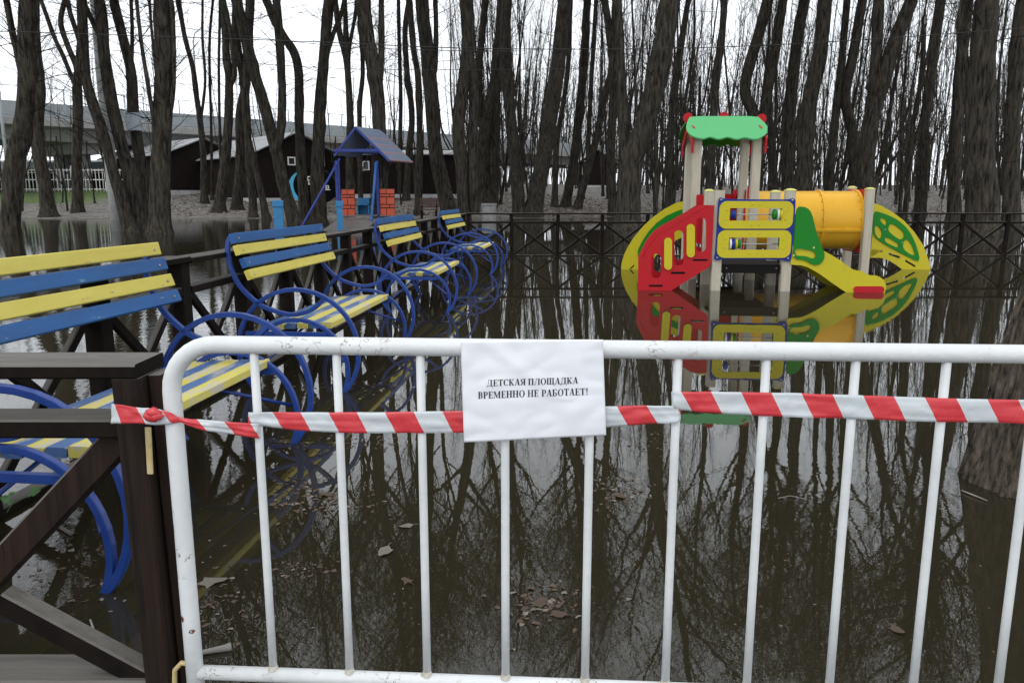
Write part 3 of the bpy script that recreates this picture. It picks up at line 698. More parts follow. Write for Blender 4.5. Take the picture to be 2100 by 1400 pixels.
# raised moulding along the top edge of the red panel
u = [PL(x, y, -.089) for x, y in Z1([(292, 900), (330, 810), (420, 690), (480, 610), (600, 545), (830, 405), (980, 320), (1100, 256)])]
b = MB(); b.tube([(p[0], -.0865, p[1]) for p in u], .005, 6); b.build('moulding', M['p_red'], rp, True)

# the activity panel
def Z2(l): return [(1440 + x/6.087, 380 + y/6.087) for x, y in l]
bv = -.10
q = Z2([(205, 180), (225, 150), (255, 160), (290, 172), (690, 176), (1080, 178), (1110, 165), (1145, 163), (1170, 190), (1165, 225), (1150, 560), (1138, 690), (1118, 900), (1105, 935), (1080, 955), (1040, 945), (1000, 930), (620, 925), (240, 920), (205, 938), (160, 935), (143, 905), (160, 870), (180, 560), (195, 300)])
q = chaikin(q, 2)
def ovl(x0, x1, y0, y1, sk=-.045, r=95, inner=False):
    p = rrect(x0, x1, y0, y1, r, 8); cy = (y0+y1)/2
    return Z2([(x - (y - cy)*.06*1, y) for x, y in p])
win1 = ovl(345, 995, 285, 442, r=6); win2 = ovl(333, 965, 652, 805, r=6)
bp_ = plate('activity_panel', q, bv, .02, M['p_blue'], [ovl(300, 1040, 262, 470, r=10), ovl(290, 1010, 628, 832, r=10)])
y1_ = plate('window_frame', ovl(212, 1136, 198, 542), bv - .022, .021, M['p_yellow'], [win1], bp_)
y2_ = plate('window_frame', ovl(190, 1110, 560, 905), bv - .022, .021, M['p_yellow'], [win2], bp_)
screws(Z2([(632, 237), (722, 240), (312, 308), (302, 424), (1047, 318), (1037, 426), (612, 495), (708, 493)]), bv - .022, M['p_yellow'], .013, y1_)
screws(Z2([(605, 600), (703, 603), (283, 670), (274, 780), (1017, 680), (1006, 790), (590, 850), (684, 850)]), bv - .022, M['p_yellow'], .013, y2_)
screws(Z2([(238, 182), (1128, 186), (190, 905), (1070, 912)]), bv, M['bolt'], .017, bp_)
for yy, ds, fr_ in ((365, ((362, 412, 'p_blue', 60), (880, 926, 'p_green', 68), (930, 955, 'p_white', 74), (958, 996, 'p_yellow', 64)), y1_), (732, ((336, 362, 'p_white', 74), (366, 404, 'p_blue', 70), (407, 438, 'p_yellow', 66), (444, 480, 'p_green', 58)), y2_)):
    vv = bv + .025
    a = PL(*Z2([(300, yy)])[0], vv); e = PL(*Z2([(1035, yy)])[0], vv)
    b = MB(); b.tube([(a[0], vv, a[1]), (e[0], vv, e[1])], .008, 10); b.build('rod', M['steel'], bp_, True)
    for x0, x1, mm, rr in ds:
        a = PL(*Z2([(x0, yy)])[0], vv); e = PL(*Z2([(x1, yy)])[0], vv); R_ = PL(*Z2([(x0, yy - rr)])[0], vv)[1] - a[1]
        w_ = e[0] - a[0]
        b = MB(); b.tube([(a[0], vv, a[1]), (a[0] + w_*.12, vv, a[1]), (a[0] + w_*.5, vv, a[1]), (a[0] + w_*.88, vv, a[1]), (e[0], vv, a[1])], [R_*.80, R_*.95, R_, R_*.95, R_*.80], 20); b.build('bead', M[mm], bp_, True)
b = MB()
for yy in (198, 542): pass
# slide
def Z3(l): return [(1600 + x/5.6, 370 + y/5.6) for x, y in l]
slide_out = Z3([(118, 800), (300, 790), (420, 780), (510, 812), (610, 868), (700, 922), (780, 985), (850, 1030), (900, 1036), (950, 1042), (990, 1078), (1040, 1090), (1100, 1092), (1150, 1108), (1195, 1150), (1215, 1200), (1210, 1250), (1200, 1300), (1130, 1440), (880, 1440), (780, 1300), (700, 1248), (560, 1152), (480, 1092), (400, 1042), (320, 998), (250, 976), (120, 966)])
so_ = plate('slide_side', slide_out, -.085, .022, M['p_yellow'])
sl_raw = [PL(x, y, -.085) for x, y in slide_out]
plate('slide_side', sl_raw, .70, .022, M['p_yellow'], raw=True)
gp = chaikin(Z3([(150, 905), (160, 700), (175, 480), (188, 303), (270, 300), (335, 330), (372, 400), (395, 500), (420, 600), (468, 735), (514, 835), (506, 905), (465, 960), (410, 975), (350, 955), (290, 912)]), 2)
hp = chaikin(Z3([(168, 800), (200, 786), (300, 792), (380, 808), (412, 850), (405, 890), (360, 898), (310, 872), (250, 866), (180, 866)]), 2)
gp_raw = [PL(x, y, -.108) for x, y in gp]
g_ = plate('slide_guard', gp, -.108, .022, M['p_green'], [hp])
plate('slide_guard', gp_raw, .724, .022, M['p_green'], raw=True)
screws(Z3([(386, 773), (155, 863)]), -.108, M['p_cap'], .014, g_)
rpill = plate('slide_foot_trim', pill(*Z3([(1021, 1254)])[0], 352/5.6, 78/5.6), -.100, .014, M['p_red'])
bed = [PL(x, y, -.085) for x, y in Z3([(130, 905), (280, 915), (420, 960), (560, 1040), (700, 1130), (840, 1195), (960, 1225), (1190, 1232)])]
b = MB(); vs = [(p[0], v, p[1]) for p in bed for v in (-.062, .699)] + [(p[0], v, p[1] - .012) for p in bed for v in (-.062, .699)]
n2 = 2*len(bed); b.add(vs, [(2*i, 2*i+1, 2*i+3, 2*i+2) for i in range(len(bed)-1)] + [(n2+2*i+2, n2+2*i+3, n2+2*i+1, n2+2*i) for i in range(len(bed)-1)] + [(0, 1, n2+1, n2), (n2-2, n2-1, 2*n2-1, 2*n2-2)])
b.build('slide_bed', M['steel'], play, True)
# tunnel
vt = (2.40 + 3.35) / 2
zc = PL(1690, 451.5, vt)[1]; rt = (PL(1690, 392.5, vt)[1] - PL(1690, 511, vt)[1]) / 2
u0, u1 = UF + .06, UI - .03
def ringpts(u, r, n=40): return [(u, vt + r*math.sin(2*math.pi*i/n), zc + r*math.cos(2*math.pi*i/n)) for i in range(n)]
b = MB(); n = 40; us = [u0, u0 + (u1-u0)*.25, u0 + (u1-u0)*.5, u0 + (u1-u0)*.75, u1]
vs = []
for u in us: vs += ringpts(u, rt)
for u in us: vs += ringpts(u, rt - .012)
k = len(us)
fs = [(i*n+j, i*n+(j+1) % n, (i+1)*n+(j+1) % n, (i+1)*n+j) for i in range(k-1) for j in range(n)]
fs += [((k+i+1)*n+j, (k+i+1)*n+(j+1) % n, (k+i)*n+(j+1) % n, (k+i)*n+j) for i in range(k-1) for j in range(n)]
b.add(vs, fs); tun = b.build('tunnel', M['p_orange'], play, True, fix=False)
um = PL(1690 + 2, 450, vt - rt)[0]
for uu in (um, u1 - .035, u0 + .03):
    b = MB(); vs = []
    for du, r in ((-.022, rt + .001), (-.022, rt + .022), (.022, rt + .022), (.022, rt + .001)): vs += ringpts(uu + du, r)
    b.add(vs, [(i*n+j, i*n+(j+1) % n, (i+1)*n+(j+1) % n, (i+1)*n+j) for i in range(3) for j in range(n)]); fl = b.build('flange', M['p_orange'], tun)
    b = MB()
    for i in range(0, 40, 2):
        a = 2*math.pi*(i+.5)/40
        b.dome((uu - .04, vt + (rt)*math.sin(a), zc + rt*math.cos(a)), (0, math.sin(a), math.cos(a)), .012, .012, 6)
    b.build('rivet', M['p_orange'], fl, True)
aseam = math.radians(-108)
b = MB()
ys_, zs_ = math.sin(aseam), math.cos(aseam)
b.beam((u0, vt + (rt+.012)*ys_, zc + (rt+.012)*zs_), (u1, vt + (rt+.012)*ys_, zc + (rt+.012)*zs_), .05, .028, up=(0, ys_, zs_)); b.build('seam', M['p_orange'], tun, bevel=.006)
def end_panel(u, zlo, zhi):
    sq = rrect(2.36, 3.42, zlo, zhi, .05); hole = circ(vt, zc, rt - .03, 32)
    b = MB(); b.plate(sq, [hole], .022, lambda a, z, c: (u + c, a, z)); return b.build('tunnel_end_panel', M['p_red'], play)
z_lo, z_hi = PL(1765, 520, 2.45)[1], PL(1765, 388, 2.45)[1]
e1 = end_panel(u1 - .004, z_lo, z_hi); end_panel(u0 - .022, z_lo, z_hi)
b = MB()
for v in (2.46, 3.3):
    for z in (z_lo + .06, (z_lo+z_hi)/2, z_hi - .06): b.dome((u1 - .004, v, z), (-1, 0, 0), .013, .008, 8)
b.build('screw', M['bolt'], e1, True)
for v, uo in ((2.45, UG), (2.45, UH)): pass
# low red guard panels round the tower
for (x0, x1, y0, y1, v) in ((1428, 1470, 399, 500, .80), (1470, 1512, 398, 500, 3.30), (1524, 1540, 384, 480, 2.54)):
    plate('guard_panel', rrect(x0, x1, y0, y1, 4, 4), v, .02, M['p_red'])
for v in (.0, .9, 1.6):
    pass
# arched climbers, left and right: a yellow side with a green inlay, a second side behind and rungs between
rf_out = Z3([(1060, 640), (1083, 262), (1160, 290), (1230, 328), (1300, 370), (1420, 460), (1540, 590), (1640, 740), (1700, 900), (1730, 1020), (1740, 1110), (1560, 1110), (1400, 1020), (1330, 968), (1250, 920), (1190, 898), (1130, 886), (1030, 890)])
rf_sl = [Z3(l) for l in ([(1033, 790), (1178, 800), (1172, 826), (1035, 812)], [(1250, 830), (1382, 875), (1372, 898), (1242, 852)], [(1440, 908), (1560, 980), (1548, 1000), (1432, 930)])]
gin = chaikin(Z3([(1078, 350), (1150, 365), (1260, 405), (1380, 470), (1490, 585), (1560, 730), (1600, 870), (1598, 920), (1560, 925), (1440, 860), (1300, 790), (1170, 715), (1090, 655), (1062, 590), (1070, 470)]), 2)
gho = [chaikin(Z3(l), 2) for l in ([(1140, 440), (1180, 430), (1228, 460), (1215, 525), (1170, 490)], [(1085, 540), (1110, 505), (1175, 580), (1160, 670), (1120, 660), (1090, 600)],
       [(1240, 560), (1255, 505), (1300, 495), (1420, 590), (1425, 650), (1395, 680), (1350, 668), (1250, 590)], [(1200, 680), (1215, 640), (1355, 720), (1365, 760), (1340, 772), (1215, 712)],
       [(1408, 780), (1415, 690), (1480, 672), (1555, 840), (1535, 862), (1480, 840)])]
vr = 3.42
def climber(out_, slots_, gin_, ghol_, v, rungs):
    a = plate('climber_side', out_, v, .02, M['p_yellow'], slots_)
    plate('climber_inlay', gin_, v - .017, .016, M['p_green'], ghol_, a)
    return a
ra = climber(rf_out, rf_sl, gin, gho, vr, Z3([(1200, 320), (1420, 480), (1580, 680), (1680, 900)]))
screws(Z3([(1204, 566), (1400, 716)]), vr - .017, M['bolt'], .015, ra)
lf_out = Z1([(30, 970), (60, 870), (100, 780), (180, 655), (300, 510), (420, 400), (560, 300), (700, 225), (830, 190), (892, 186), (905, 300), (905, 640), (760, 660), (560, 760), (440, 900), (360, 1050), (330, 1140), (22, 1140), (22, 1050)])
lf_sl = [Z1([(122, 1046), (180, 992), (192, 1004), (148, 1048)])]
lo_ = [(228, 880), (236, 800), (290, 690), (370, 572), (470, 466), (590, 380), (720, 322), (840, 284), (872, 282)]
li_ = [(876, 350), (800, 372), (700, 410), (590, 470), (500, 545), (420, 640), (350, 740), (300, 850), (262, 900)]
lgin = Z1(lo_ + li_); lgh = []
vl = 2.98
climber(lf_out, lf_sl, lgin, lgh, vl, Z1([(110, 820), (260, 600), (480, 380), (740, 235)]))
# roof
vr0, vm = 1.22, 1.975
rz_ = PL(1485, 238, vm)[1]; ez = PL(1485, 286.5, vr0)[1]
# front slope as a plate in the slope plane: a = u, b = 0 at ridge .. 1 at eave
def Zr(l): return [(1380 + x/6.364, 210 + y/6.364) for x, y in l]
sv = Vector((0, vr0 - vm, ez - rz_)); sl_len = sv.length; sn = sv.normalized(); nrm = Vector((0, sn.z, -sn.y)); nrm = nrm if nrm.z > 0 else -nrm
P0 = PO + FV * vm + Vector((0, 0, rz_ - ZP)); Nw = FV * nrm.y + Vector((0, 0, nrm.z)); Sw = FV * sn.y + Vector((0, 0, sn.z))
def RP(px, py):
    h = HIT(px, py, P0, Nw); return ((h - PO).dot(RV), (h - P0).dot(Sw))
roof_px = Zr([(225, 182), (650, 180), (1105, 180), (1150, 225), (1222, 290), (1236, 340), (1228, 400), (1170, 440), (1120, 472), (1060, 480), (1010, 470), (950, 455), (900, 462), (850, 480), (800, 474), (740, 452), (690, 452), (640, 470), (590, 478), (540, 462), (490, 448), (440, 458), (395, 476), (330, 462), (250, 435), (195, 390), (174, 340), (176, 285), (200, 225)])
rpoly = [RP(x, y) for x, y in chaikin(roof_px, 1)]
b = MB(); b.plate(rpoly, [], .022, lambda a, s, c: (a, vm + sn.y*s + nrm.y*(c - .022), rz_ + sn.z*s + nrm.z*(c - .022))); b.build('roof_panel', M['p_roof'], play)
b = MB(); b.plate(rpoly, [], .022, lambda a, s, c: (a, vm - sn.y*s - nrm.y*(c - .022), rz_ + sn.z*s + nrm.z*(c - .022))); b.build('roof_panel', M['p_green'], play)
for px_, py_ in ((1420, 258), (1557, 258)):
    a_, s_ = RP(px_, py_); b = MB()
    b.beam((a_, vm + sn.y*s_ + nrm.y*.004, rz_ + sn.z*s_ + nrm.z*.004), (a_ + .022, vm + sn.y*(s_+.10) + nrm.y*.004, rz_ + sn.z*(s_+.10) + nrm.z*.004), .024, .012, up=nrm); b.build('roof_tenon', M['p_red'], play)
# red gable frames with round tops
gz = rz_ - .03
for px_ in (1412, 1556):
    u, _ = PL(px_, 240, vm)
    hw = .56
    zl_ = PL(1485, 314, 1.45)[1]
    rs_ = (rz_ - ez) / (vm - vr0)                       # roof pitch; the frame stays just under the panels
    un = lambda v: rz_ - .045 - rs_ * abs(v - vm)
    g2 = [(vm - hw - .05, zl_), (vm - hw + .05, zl_), (vm - hw + .07, un(vm - hw) - .10), (vm, un(vm) - .16), (vm + hw - .07, un(vm - hw) - .10), (vm + hw - .05, zl_), (vm + hw + .05, zl_), (vm + hw + .05, un(vm + hw + .05)), (vm, un(vm)), (vm - hw - .05, un(vm - hw - .05))]
    b = MB(); b.plate(g2, [], .022, lambda a, z, c: (u - .011 + c, a, z)); b.build('roof_gable', M['p_red'], play)
for px_, py_ in ((1411, 241), (1485, 239), (1562, 243)):
    u, z = PL(px_, py_, vm + .03); b = MB(); b.plate(circ(u, z - .005, .075, 20), [], .02, lambda a, z2, c: (a, vm + .03 + c, z2)); b.build('roof_ornament', M['p_red'], play)

# ------------------------------------------------------------------ playhouse and blue posts behind the left fence
DH = 32.0
ph = thing('playhouse', 'small blue playhouse with gabled plank roof and orange brick panels', 'playhouse', (W(730, 450, DH).x, DH, -.13)); PH = Vector(ph.location)
def PX(px, py, D=DH): return W(px, py, D) - PH
def pbeam(name, a, c, w, h, mat, up=(0, 0, 1), parent=ph, ch=.01):
    b = MB(); b.beam(a, c, w, h, up=up, ch=ch); return b.build(name, mat, parent)
dp = Vector((-.26, 1.6, 0))                                                     # the house runs back and to the right
fl, fr2 = PX(689, 330), PX(773, 330)
z_b = .50 + .13
for p in (fl, fr2):
    pbeam('post', (p.x, p.y, 0), (p.x, p.y, p.z), .10, .10, M['ph_blue'], up=(0, 1, 0))
    pbeam('post', (p.x + dp.x, p.y + dp.y, 0), (p.x + dp.x, p.y + dp.y, p.z), .10, .10, M['ph_blue'], up=(0, 1, 0))
cb = PX(731, 309).z
pbeam('tie_beam', (fl.x - .05, fl.y - .06, cb), (fr2.x + .05, fr2.y - .06, cb), .06, .12, M['ph_blue'])
pbeam('tie_beam', (fl.x - .05 + dp.x, fl.y + dp.y + .06, cb), (fr2.x + .05 + dp.x, fr2.y + dp.y + .06, cb), .06, .12, M['ph_blue'])
ap, el, er = PX(729, 260), PX(686, 318), PX(799, 329)
dr = Vector((.70, 1.75, 0))
for e, nm in ((el, 0), (er, 1)):
    nb = 9 if nm else 7
    for k in range(nb):                                                        # roof boards, pink-edged courses
        a0, a1 = ap.lerp(e, k/nb), ap.lerp(e, (k+1)/nb + .012)
        up = (a1 - a0).cross(dr).normalized(); up = up if up.z > 0 else -up
        b = MB(); t0 = up * (.012 + (.006 if k % 2 else 0)); vs = []
        for tt in (-up*.016 + t0, up*.010 + t0): vs += [a0 + tt, a0 + dr + tt, a1 + dr + tt, a1 + tt]
        b.add(vs, [(0, 1, 2, 3), (7, 6, 5, 4), (0, 4, 5, 1), (1, 5, 6, 2), (2, 6, 7, 3), (3, 7, 4, 0)])
        b.build('roof_board', M['ph_roof'], ph)
        if nm and k in (2, 4, 6, 8):
            b = MB(); up2 = up * .032
            for q in range(9):
                c0 = a1 + dr*(q/9) + up2; c1 = a1 + dr*((q+1)/9) + up2; sd = (a0 - a1)*.42; b.add([c0, c1, c1 + sd*.8, (c0+c1)/2 + sd*.35, c0 + sd*.8], [(0, 1, 2, 3, 4)])
            b.build('scalloped_trim', M['ph_pink'], ph, fix=False)
    if nm:
        b = MB()
        for k in range(10):
            c0 = e + dr*(k/10); c1 = e + dr*((k+1)/10); cm = (c0+c1)/2 + (e-ap).normalized()*.07
            b.add([c0, c1, cm], [(0, 1, 2)])
        b.build('roof_fringe', M['ph_pink'], ph, fix=False)
    pbeam('rafter', ap + Vector((0, -.03, -.04)), e + Vector((0, -.03, -.04)), .05, .09, M['ph_blue'])
def brick_panel(x0, x1, y0, y1, D):
    a, c = PX(x0, y1, D), PX(x1, y0, D)
    b = MB(); b.box(a.x, c.x, a.y, a.y + .03, a.z, c.z); p = b.build('brick_panel', M['mortar'], ph)
    rows = 4; hh = (c.z - a.z) / rows
    r = random.Random(int(x0))
    lev = [0, .30, .42, .70, .80, 1.0]
    for i in range(5):
        cuts = [0, .66, 1] if i % 2 else [0, .44, 1]
        for q0, q1 in zip(cuts, cuts[1:]):
            w = c.x - a.x; g = .012
            b = MB(); b.box(a.x + w*q0 + g, a.x + w*q1 - g, a.y - .022 - r.uniform(0, .012), a.y - .001, a.z + (c.z-a.z)*lev[i] + g*1.6, a.z + (c.z-a.z)*lev[i+1] - g*1.6); b.build('brick', M['brick'], p, bevel=.006)
brick_panel(702, 727, 388, 445, DH + .02); brick_panel(780, 809, 387, 443, DH + .02)
a = PX(733, 441, DH + 1.3); c = PX(756, 406, DH + 1.3)
b = MB(); b.box(a.x, c.x, a.y, a.y + .4, c.z - .30, c.z - .26); b.box(a.x, a.x + .04, a.y, a.y + .4, a.z, c.z - .301); b.box(c.x - .04, c.x, a.y, a.y + .4, a.z, c.z); b.box(a.x + .041, c.x - .041, a.y + .36, a.y + .4, a.z, c.z - .301); b.box(a.x, c.x - .041, a.y + .3, a.y + .34, c.z - .259, c.z); b.build('shelf', M['ph_lblue'], ph)
b = MB(); b.box(fl.x - .06, fr2.x + .72, -.05, 1.7, z_b - .05, z_b); b.build('floor', M['ramp'], ph)
r0, r1 = PX(697, 447, DH - .05), PX(778, 447, DH - .05)
b = MB(); lo = Vector((-.25, -2.6, 0)); vs = [r0, r1, r1 + lo, r0 + lo]; vs[2].z = vs[3].z = .05
vs = [Vector(v) for v in vs]; vs += [v - Vector((0, 0, .05)) for v in vs]
b.add(vs, [(0, 1, 2, 3), (7, 6, 5, 4), (0, 4, 5, 1), (1, 5, 6, 2), (2, 6, 7, 3), (3, 7, 4, 0)]); b.build('ramp', M['ramp'], ph)
b = MB(); b.tube([PX(697, 325, DH - .2), PX(655, 400, DH - .5), PX(616, 470, DH - .8), PX(598, 503, DH - .9)], .045, 8); b.build('slide_rail', M['ph_blue'], ph, True)
b = MB(); b.tube([PX(771, 333, DH - .15), PX(766, 400, DH - .4), PX(760, 470, DH - .7), PX(757, 497, DH - .8)], .055, 8); b.build('ladder_rail', M['blue'], ph, True)

def blue_post(px0, px1, ytop, D, label):
    a = W(px0, ytop, D); c = W(px1, ytop, D); w = c.x - a.x; hgt = a.z + .13
    t = thing('timber_post', label, 'post', ((a.x + c.x)/2, D, -.13), math.radians(14))
    b = MB(); b.box(-w*.36, w*.36, -w*.36, w*.36, 0, hgt - .22); b.build('shaft', M['ph_lblue'], t, bevel=.01)
    b = MB(); b.box(-w*.44, w*.44, -w*.44, w*.44, hgt - .22, hgt); b.build('cap', M['ph_lblue'], t, bevel=.012)
blue_post(557, 582, 411, 27.5, 'square light blue timber post standing apart from the playhouse')
blue_post(687, 704, 412, 29.5, 'light blue timber post at the foot of the playhouse ramp')

# ------------------------------------------------------------------ round black sign
DS = 52.0
sc_ = W(641, 383, DS); gz0 = zg(sc_.x, DS)
rs = thing('round_sign', 'round black sign with a bright blue crescent and white lettering', 'sign', (sc_.x, DS, gz0)); SO = Vector(rs.location)
rxs = (W(690, 383, DS).x - W(592, 383, DS).x) / 2; rzs = (W(641, 345, DS).z - W(641, 421, DS).z) / 2; cz = sc_.z - gz0
el_ = lambda k, dx=0, n=40: [(dx + k*rxs*math.cos(2*math.pi*i/n), cz + k*rzs*math.sin(2*math.pi*i/n)) for i in range(n)]
b = MB(); b.plate(el_(1), [], .5, lambda a, z, c: (a, c, z)); b.build('drum', M['black'], rs, bevel=.05)
cres = [(rxs*1.005*math.cos(math.radians(a)), cz + rzs*1.005*math.sin(math.radians(a))) for a in range(118, 243, 6)] + [(-rxs*.02 + rxs*.78*math.cos(math.radians(a)), cz + .08 + rzs*.98*math.sin(math.radians(a))) for a in range(238, 118, -6)]
b = MB(); b.plate(cres, [], .03, lambda a, z, c: (a, -.034 + c, z)); b.build('crescent', M['cyan'], rs)
b = MB()
def blk(ch, x, z, w, h):
    S = {'I': [(.4, .6, 0, 1)], 'C': [(.0, .25, 0, 1), (.0, 1, 0, .2), (.0, 1, .8, 1)], 'E': [(0, .25, 0, 1), (0, 1, 0, .2), (0, 1, .8, 1), (0, .85, .42, .6)],
         'W': [(0, .2, 0, 1), (.8, 1, 0, 1), (.4, .6, 0, .7), (0, 1, 0, .18)], 'A': [(0, .22, 0, 1), (.78, 1, 0, 1), (0, 1, .8, 1), (0, 1, .35, .52)], 'V': [(0, .22, .2, 1), (.78, 1, .2, 1), (.2, .8, 0, .22)],
         'a': [(.0, 1, 0, .14), (.2, .8, .28, .44), (.2, .36, .28, .95), (.64, .8, .28, .95), (.2, .8, .8, .95)]}[ch]
    for i, (a, c, d, e) in enumerate(S): b.box(x + a*w, x + c*w, -.03 - .0015*i, -.004, z + d*h, z + e*h)
for ch, px_, py_, w, h in (('C', 631, 371, 5, 9), ('E', 637.5, 371, 5, 9), ('W', 632.5, 379, 5.5, 6.5), ('A', 639, 379, 5, 6.5), ('a', 666, 390, 11, 10)):
    p = W(px_, py_, DS); k_ = DS/1600; blk(ch, p.x - SO.x, p.z - SO.z, w*k_, h*k_)
b.build('lettering', M['trim'], rs)
b = MB(); b.box(-rxs*.5, rxs*.5, .1, .4, -.1, cz - rzs*.8); b.build('stand', M['black'], rs)

# ------------------------------------------------------------------ barns
def barn(label, c, rz, w, l, he, hr, plinth=.45, windows=()):
    """gable front on the -y side, ridge along +y; c = front left corner on the ground"""
    t = thing('barn', label, 'building', c, rz)
    b = MB()
    for (x0, y0, x1, y1) in ((0, 0, w, 0), (w, 0, w, l), (w, l, 0, l), (0, l, 0, 0)):
        pass
    b.add([(0, 0, plinth), (w, 0, plinth), (w, 0, he), (w/2, 0, hr), (0, 0, he), (0, l, plinth), (w, l, plinth), (w, l, he), (w/2, l, hr), (0, l, he)],
          [(0, 1, 2, 3, 4), (9, 8, 7, 6, 5), (1, 6, 7, 2), (5, 0, 4, 9), (2, 7, 8, 3), (4, 3, 8, 9)]); b.build('wall', M['barn'], t)
    b = MB(); b.box(-.04, w + .04, -.04, l + .04, -.8, plinth); b.build('plinth', M['base_white'], t)
    sl = (hr - he) / (w/2); ov = .45
    for sgn in (0, 1):
        b = MB(); x0 = -ov if sgn == 0 else w + ov; z0 = he - ov*sl
        q = [(x0, -.4, z0), (w/2, -.4, hr), (w/2, l + .4, hr), (x0, l + .4, z0)]
        b.add([Vector(v) + Vector((0, 0, .04)) for v in q] + [Vector(v) + Vector((0, 0, .12)) for v in q], [(0, 1, 2, 3), (7, 6, 5, 4), (0, 4, 5, 1), (1, 5, 6, 2), (2, 6, 7, 3), (3, 7, 4, 0)]); b.build('roof', M['barn_roof'], t)
    for (face, u, z, ww, hh) in windows:
        b = MB(); e = .09; g = MB()
        def bx(m_, u0, u1, z0, z1, d0, d1):
            if face == 'f': m_.box(u0, u1, -d1, -d0, z0, z1)
            else: m_.box(-d1, -d0, u0, u1, z0, z1)
        bx(b, u, u+ww, z, z+e, .002, .07); bx(b, u, u+ww, z+hh-e, z+hh, .002, .07); bx(b, u, u+e, z+e+.001, z+hh-e-.001, .002, .07); bx(b, u+ww-e, u+ww, z+e+.001, z+hh-e-.001, .002, .07)
        f = b.build('window', M['trim'], t); bx(g, u+e+.001, u+ww-e-.001, z+e+.001, z+hh-e-.001, .003, .03); g.build('pane', M['glass_dk'], f)
    return t
def at_ground(px, D):
    x = W(px, 403, D).x; return Vector((x, D, zg(x, D)))
def metres(n, D): return n * D / FPX
D1 = 64.0; c1 = at_ground(346, D1)
zr = W(422, 281, D1).z - c1.z; ze = W(346, 315, D1).z - c1.z
barn('dark board barn with pale roof, beside the white picket fence', c1, math.radians(47), metres(158, D1), 13, ze, zr, .42, (('l', 1.0, 1.75, .8, 1.3),))
D2 = 58.0; c2 = at_ground(520, D2)
zr = W(632, 268, D2).z - c2.z; ze = W(520, 316, D2).z - c2.z
barn('dark board barn behind the round black sign', c2, math.radians(40), metres(196, D2), 14, ze, zr, .35, (('f', metres(76, D2), 2.75, .62, .62), ('f', metres(145, D2), 2.75, .5, .62)))
D3 = 62.0; c3 = at_ground(700, D3); wL = metres(232, D3)
t3 = barn('long low dark barn behind the playhouse', c3 + Vector((wL, 0, 0)), math.radians(90), 7.0, wL, W(800, 318, D3).z - c3.z, W(800, 306, D3).z - c3.z, .3, (('l', wL - metres(59, D3), 2.1, .55, .72),))
D4 = 92.0; c4 = at_ground(1184, D4)
barn('distant small cabin with grey roof among the trunks', c4, math.radians(4), metres(78, D4), 6, W(1184, 334, D4).z - c4.z, W(1222, 308, D4).z - c4.z, .2, (('f', .5, 1.4, .7, 1.6),))

# ------------------------------------------------------------------ overpass
bA, bB = W(25, 206, 64), W(1250, 301, 122); hz = (bA.z + bB.z) / 2
A2 = Vector((bA.x, bA.y, 0)); B2 = Vector((bB.x, bB.y, 0)); bd = (B2 - A2).normalized(); bn = Vector((-bd.y, bd.x, 0))
ov = thing('overpass', 'long concrete road overpass on piers beyond the park', 'bridge', A2); ang = math.atan2(bd.y, bd.x); ov.rotation_euler = (0, 0, ang)
x0_, x1_ = -45, (B2 - A2).length + 12
prof = [(0, hz - 1.85), (-.12, hz - 1.80), (-.12, hz - 1.25), (0, hz - 1.2), (0, hz - 1.1), (13, hz - 1.1), (13, hz - 1.85), (11.6, hz - 1.9), (11.4, hz - 2.9), (1.5, hz - 2.9), (1.3, hz - 1.9)]
b = MB(); n = len(prof)
b.add([(x, p[0], p[1]) for x in (x0_, x1_) for p in prof], [(i, (i+1) % n, n + (i+1) % n, n + i) for i in range(n)] + [tuple(range(n)), tuple(reversed(range(n, 2*n)))]); b.build('deck', M['concrete_dk'], ov)
b = MB(); b.box(x0_, x1_, -.02, .25, hz - 1.099, hz); b.box(x0_, x1_, 12.7, 12.95, hz - 1.099, hz); b.build('parapet', M['pale_wall'], ov)
pm = None
for i in range(4):
    xx = 6 + i*26
    if pm is None:
        b = MB(); b.box(-1.0, 1.0, 2.4, 10.3, hz - 3.8, hz - 2.91); b.tube([(0, 4, -3), (0, 4, hz - 3.79)], .75, 14); b.tube([(0, 8.8, -3), (0, 8.8, hz - 3.79)], .75, 14); pm = b.mesh('pier', M['concrete_dk'], False)
    obj('pier', pm, ov, Matrix.Translation((xx, 0, 0)))
b = MB()
for i in range(66):
    xx = x0_ + 20 + i*1.6
    b.box(xx - .04, xx + .04, .05, .13, hz, hz + 1.15)
b.box(x0_ + 20, x0_ + 125, .06, .11, hz + 1.151, hz + 1.2)
tag(b.build('railing', M['box_grey'], ov), kind='stuff')
for i in range(4):
    b = MB(); xx = 18 + i*22; b.tube([(xx, 6, hz - 1.1), (xx, 6, hz + 7.5), (xx, 5.6, hz + 8.3), (xx, 4.2, hz + 8.6)], [.11, .08, .06, .05], 6); b.build('lamp_mast', M['box_grey'], ov)

# ------------------------------------------------------------------ white picket fence and sports frames on the left
DF = 68.0
wf = thing('picket_fence', 'white metal picket fence along the grass verge under the overpass', 'fence', at_ground(30, DF)); WO = Vector(wf.location)
xa, xb = W(-60, 391, DF).x - WO.x, W(292, 391, DF).x - WO.x; zb0 = W(100, 391, DF).z - WO.z; zt0 = W(100, 346, DF).z - WO.z
b = MB(); x = xa
while x < xb: b.box(x - .022, x + .022, -.03, .03, zb0 - .35, zt0); x += .30
tag(b.build('picket', M['trim'], wf), kind='stuff')
for zz in (zb0 + .12, (zb0+zt0)/2, zt0 - .12):
    b = MB(); b.box(xa, xb, .031, .07, zz - .04, zz + .04); b.build('rail', M['trim'], wf)
x = xa
while x < xb:
    b = MB(); b.box(x - .09, x + .09, .071, .2, zb0 - .5, zt0 + .25); b.build('post', M['trim'], wf); x += 2.9
DN = 76.0
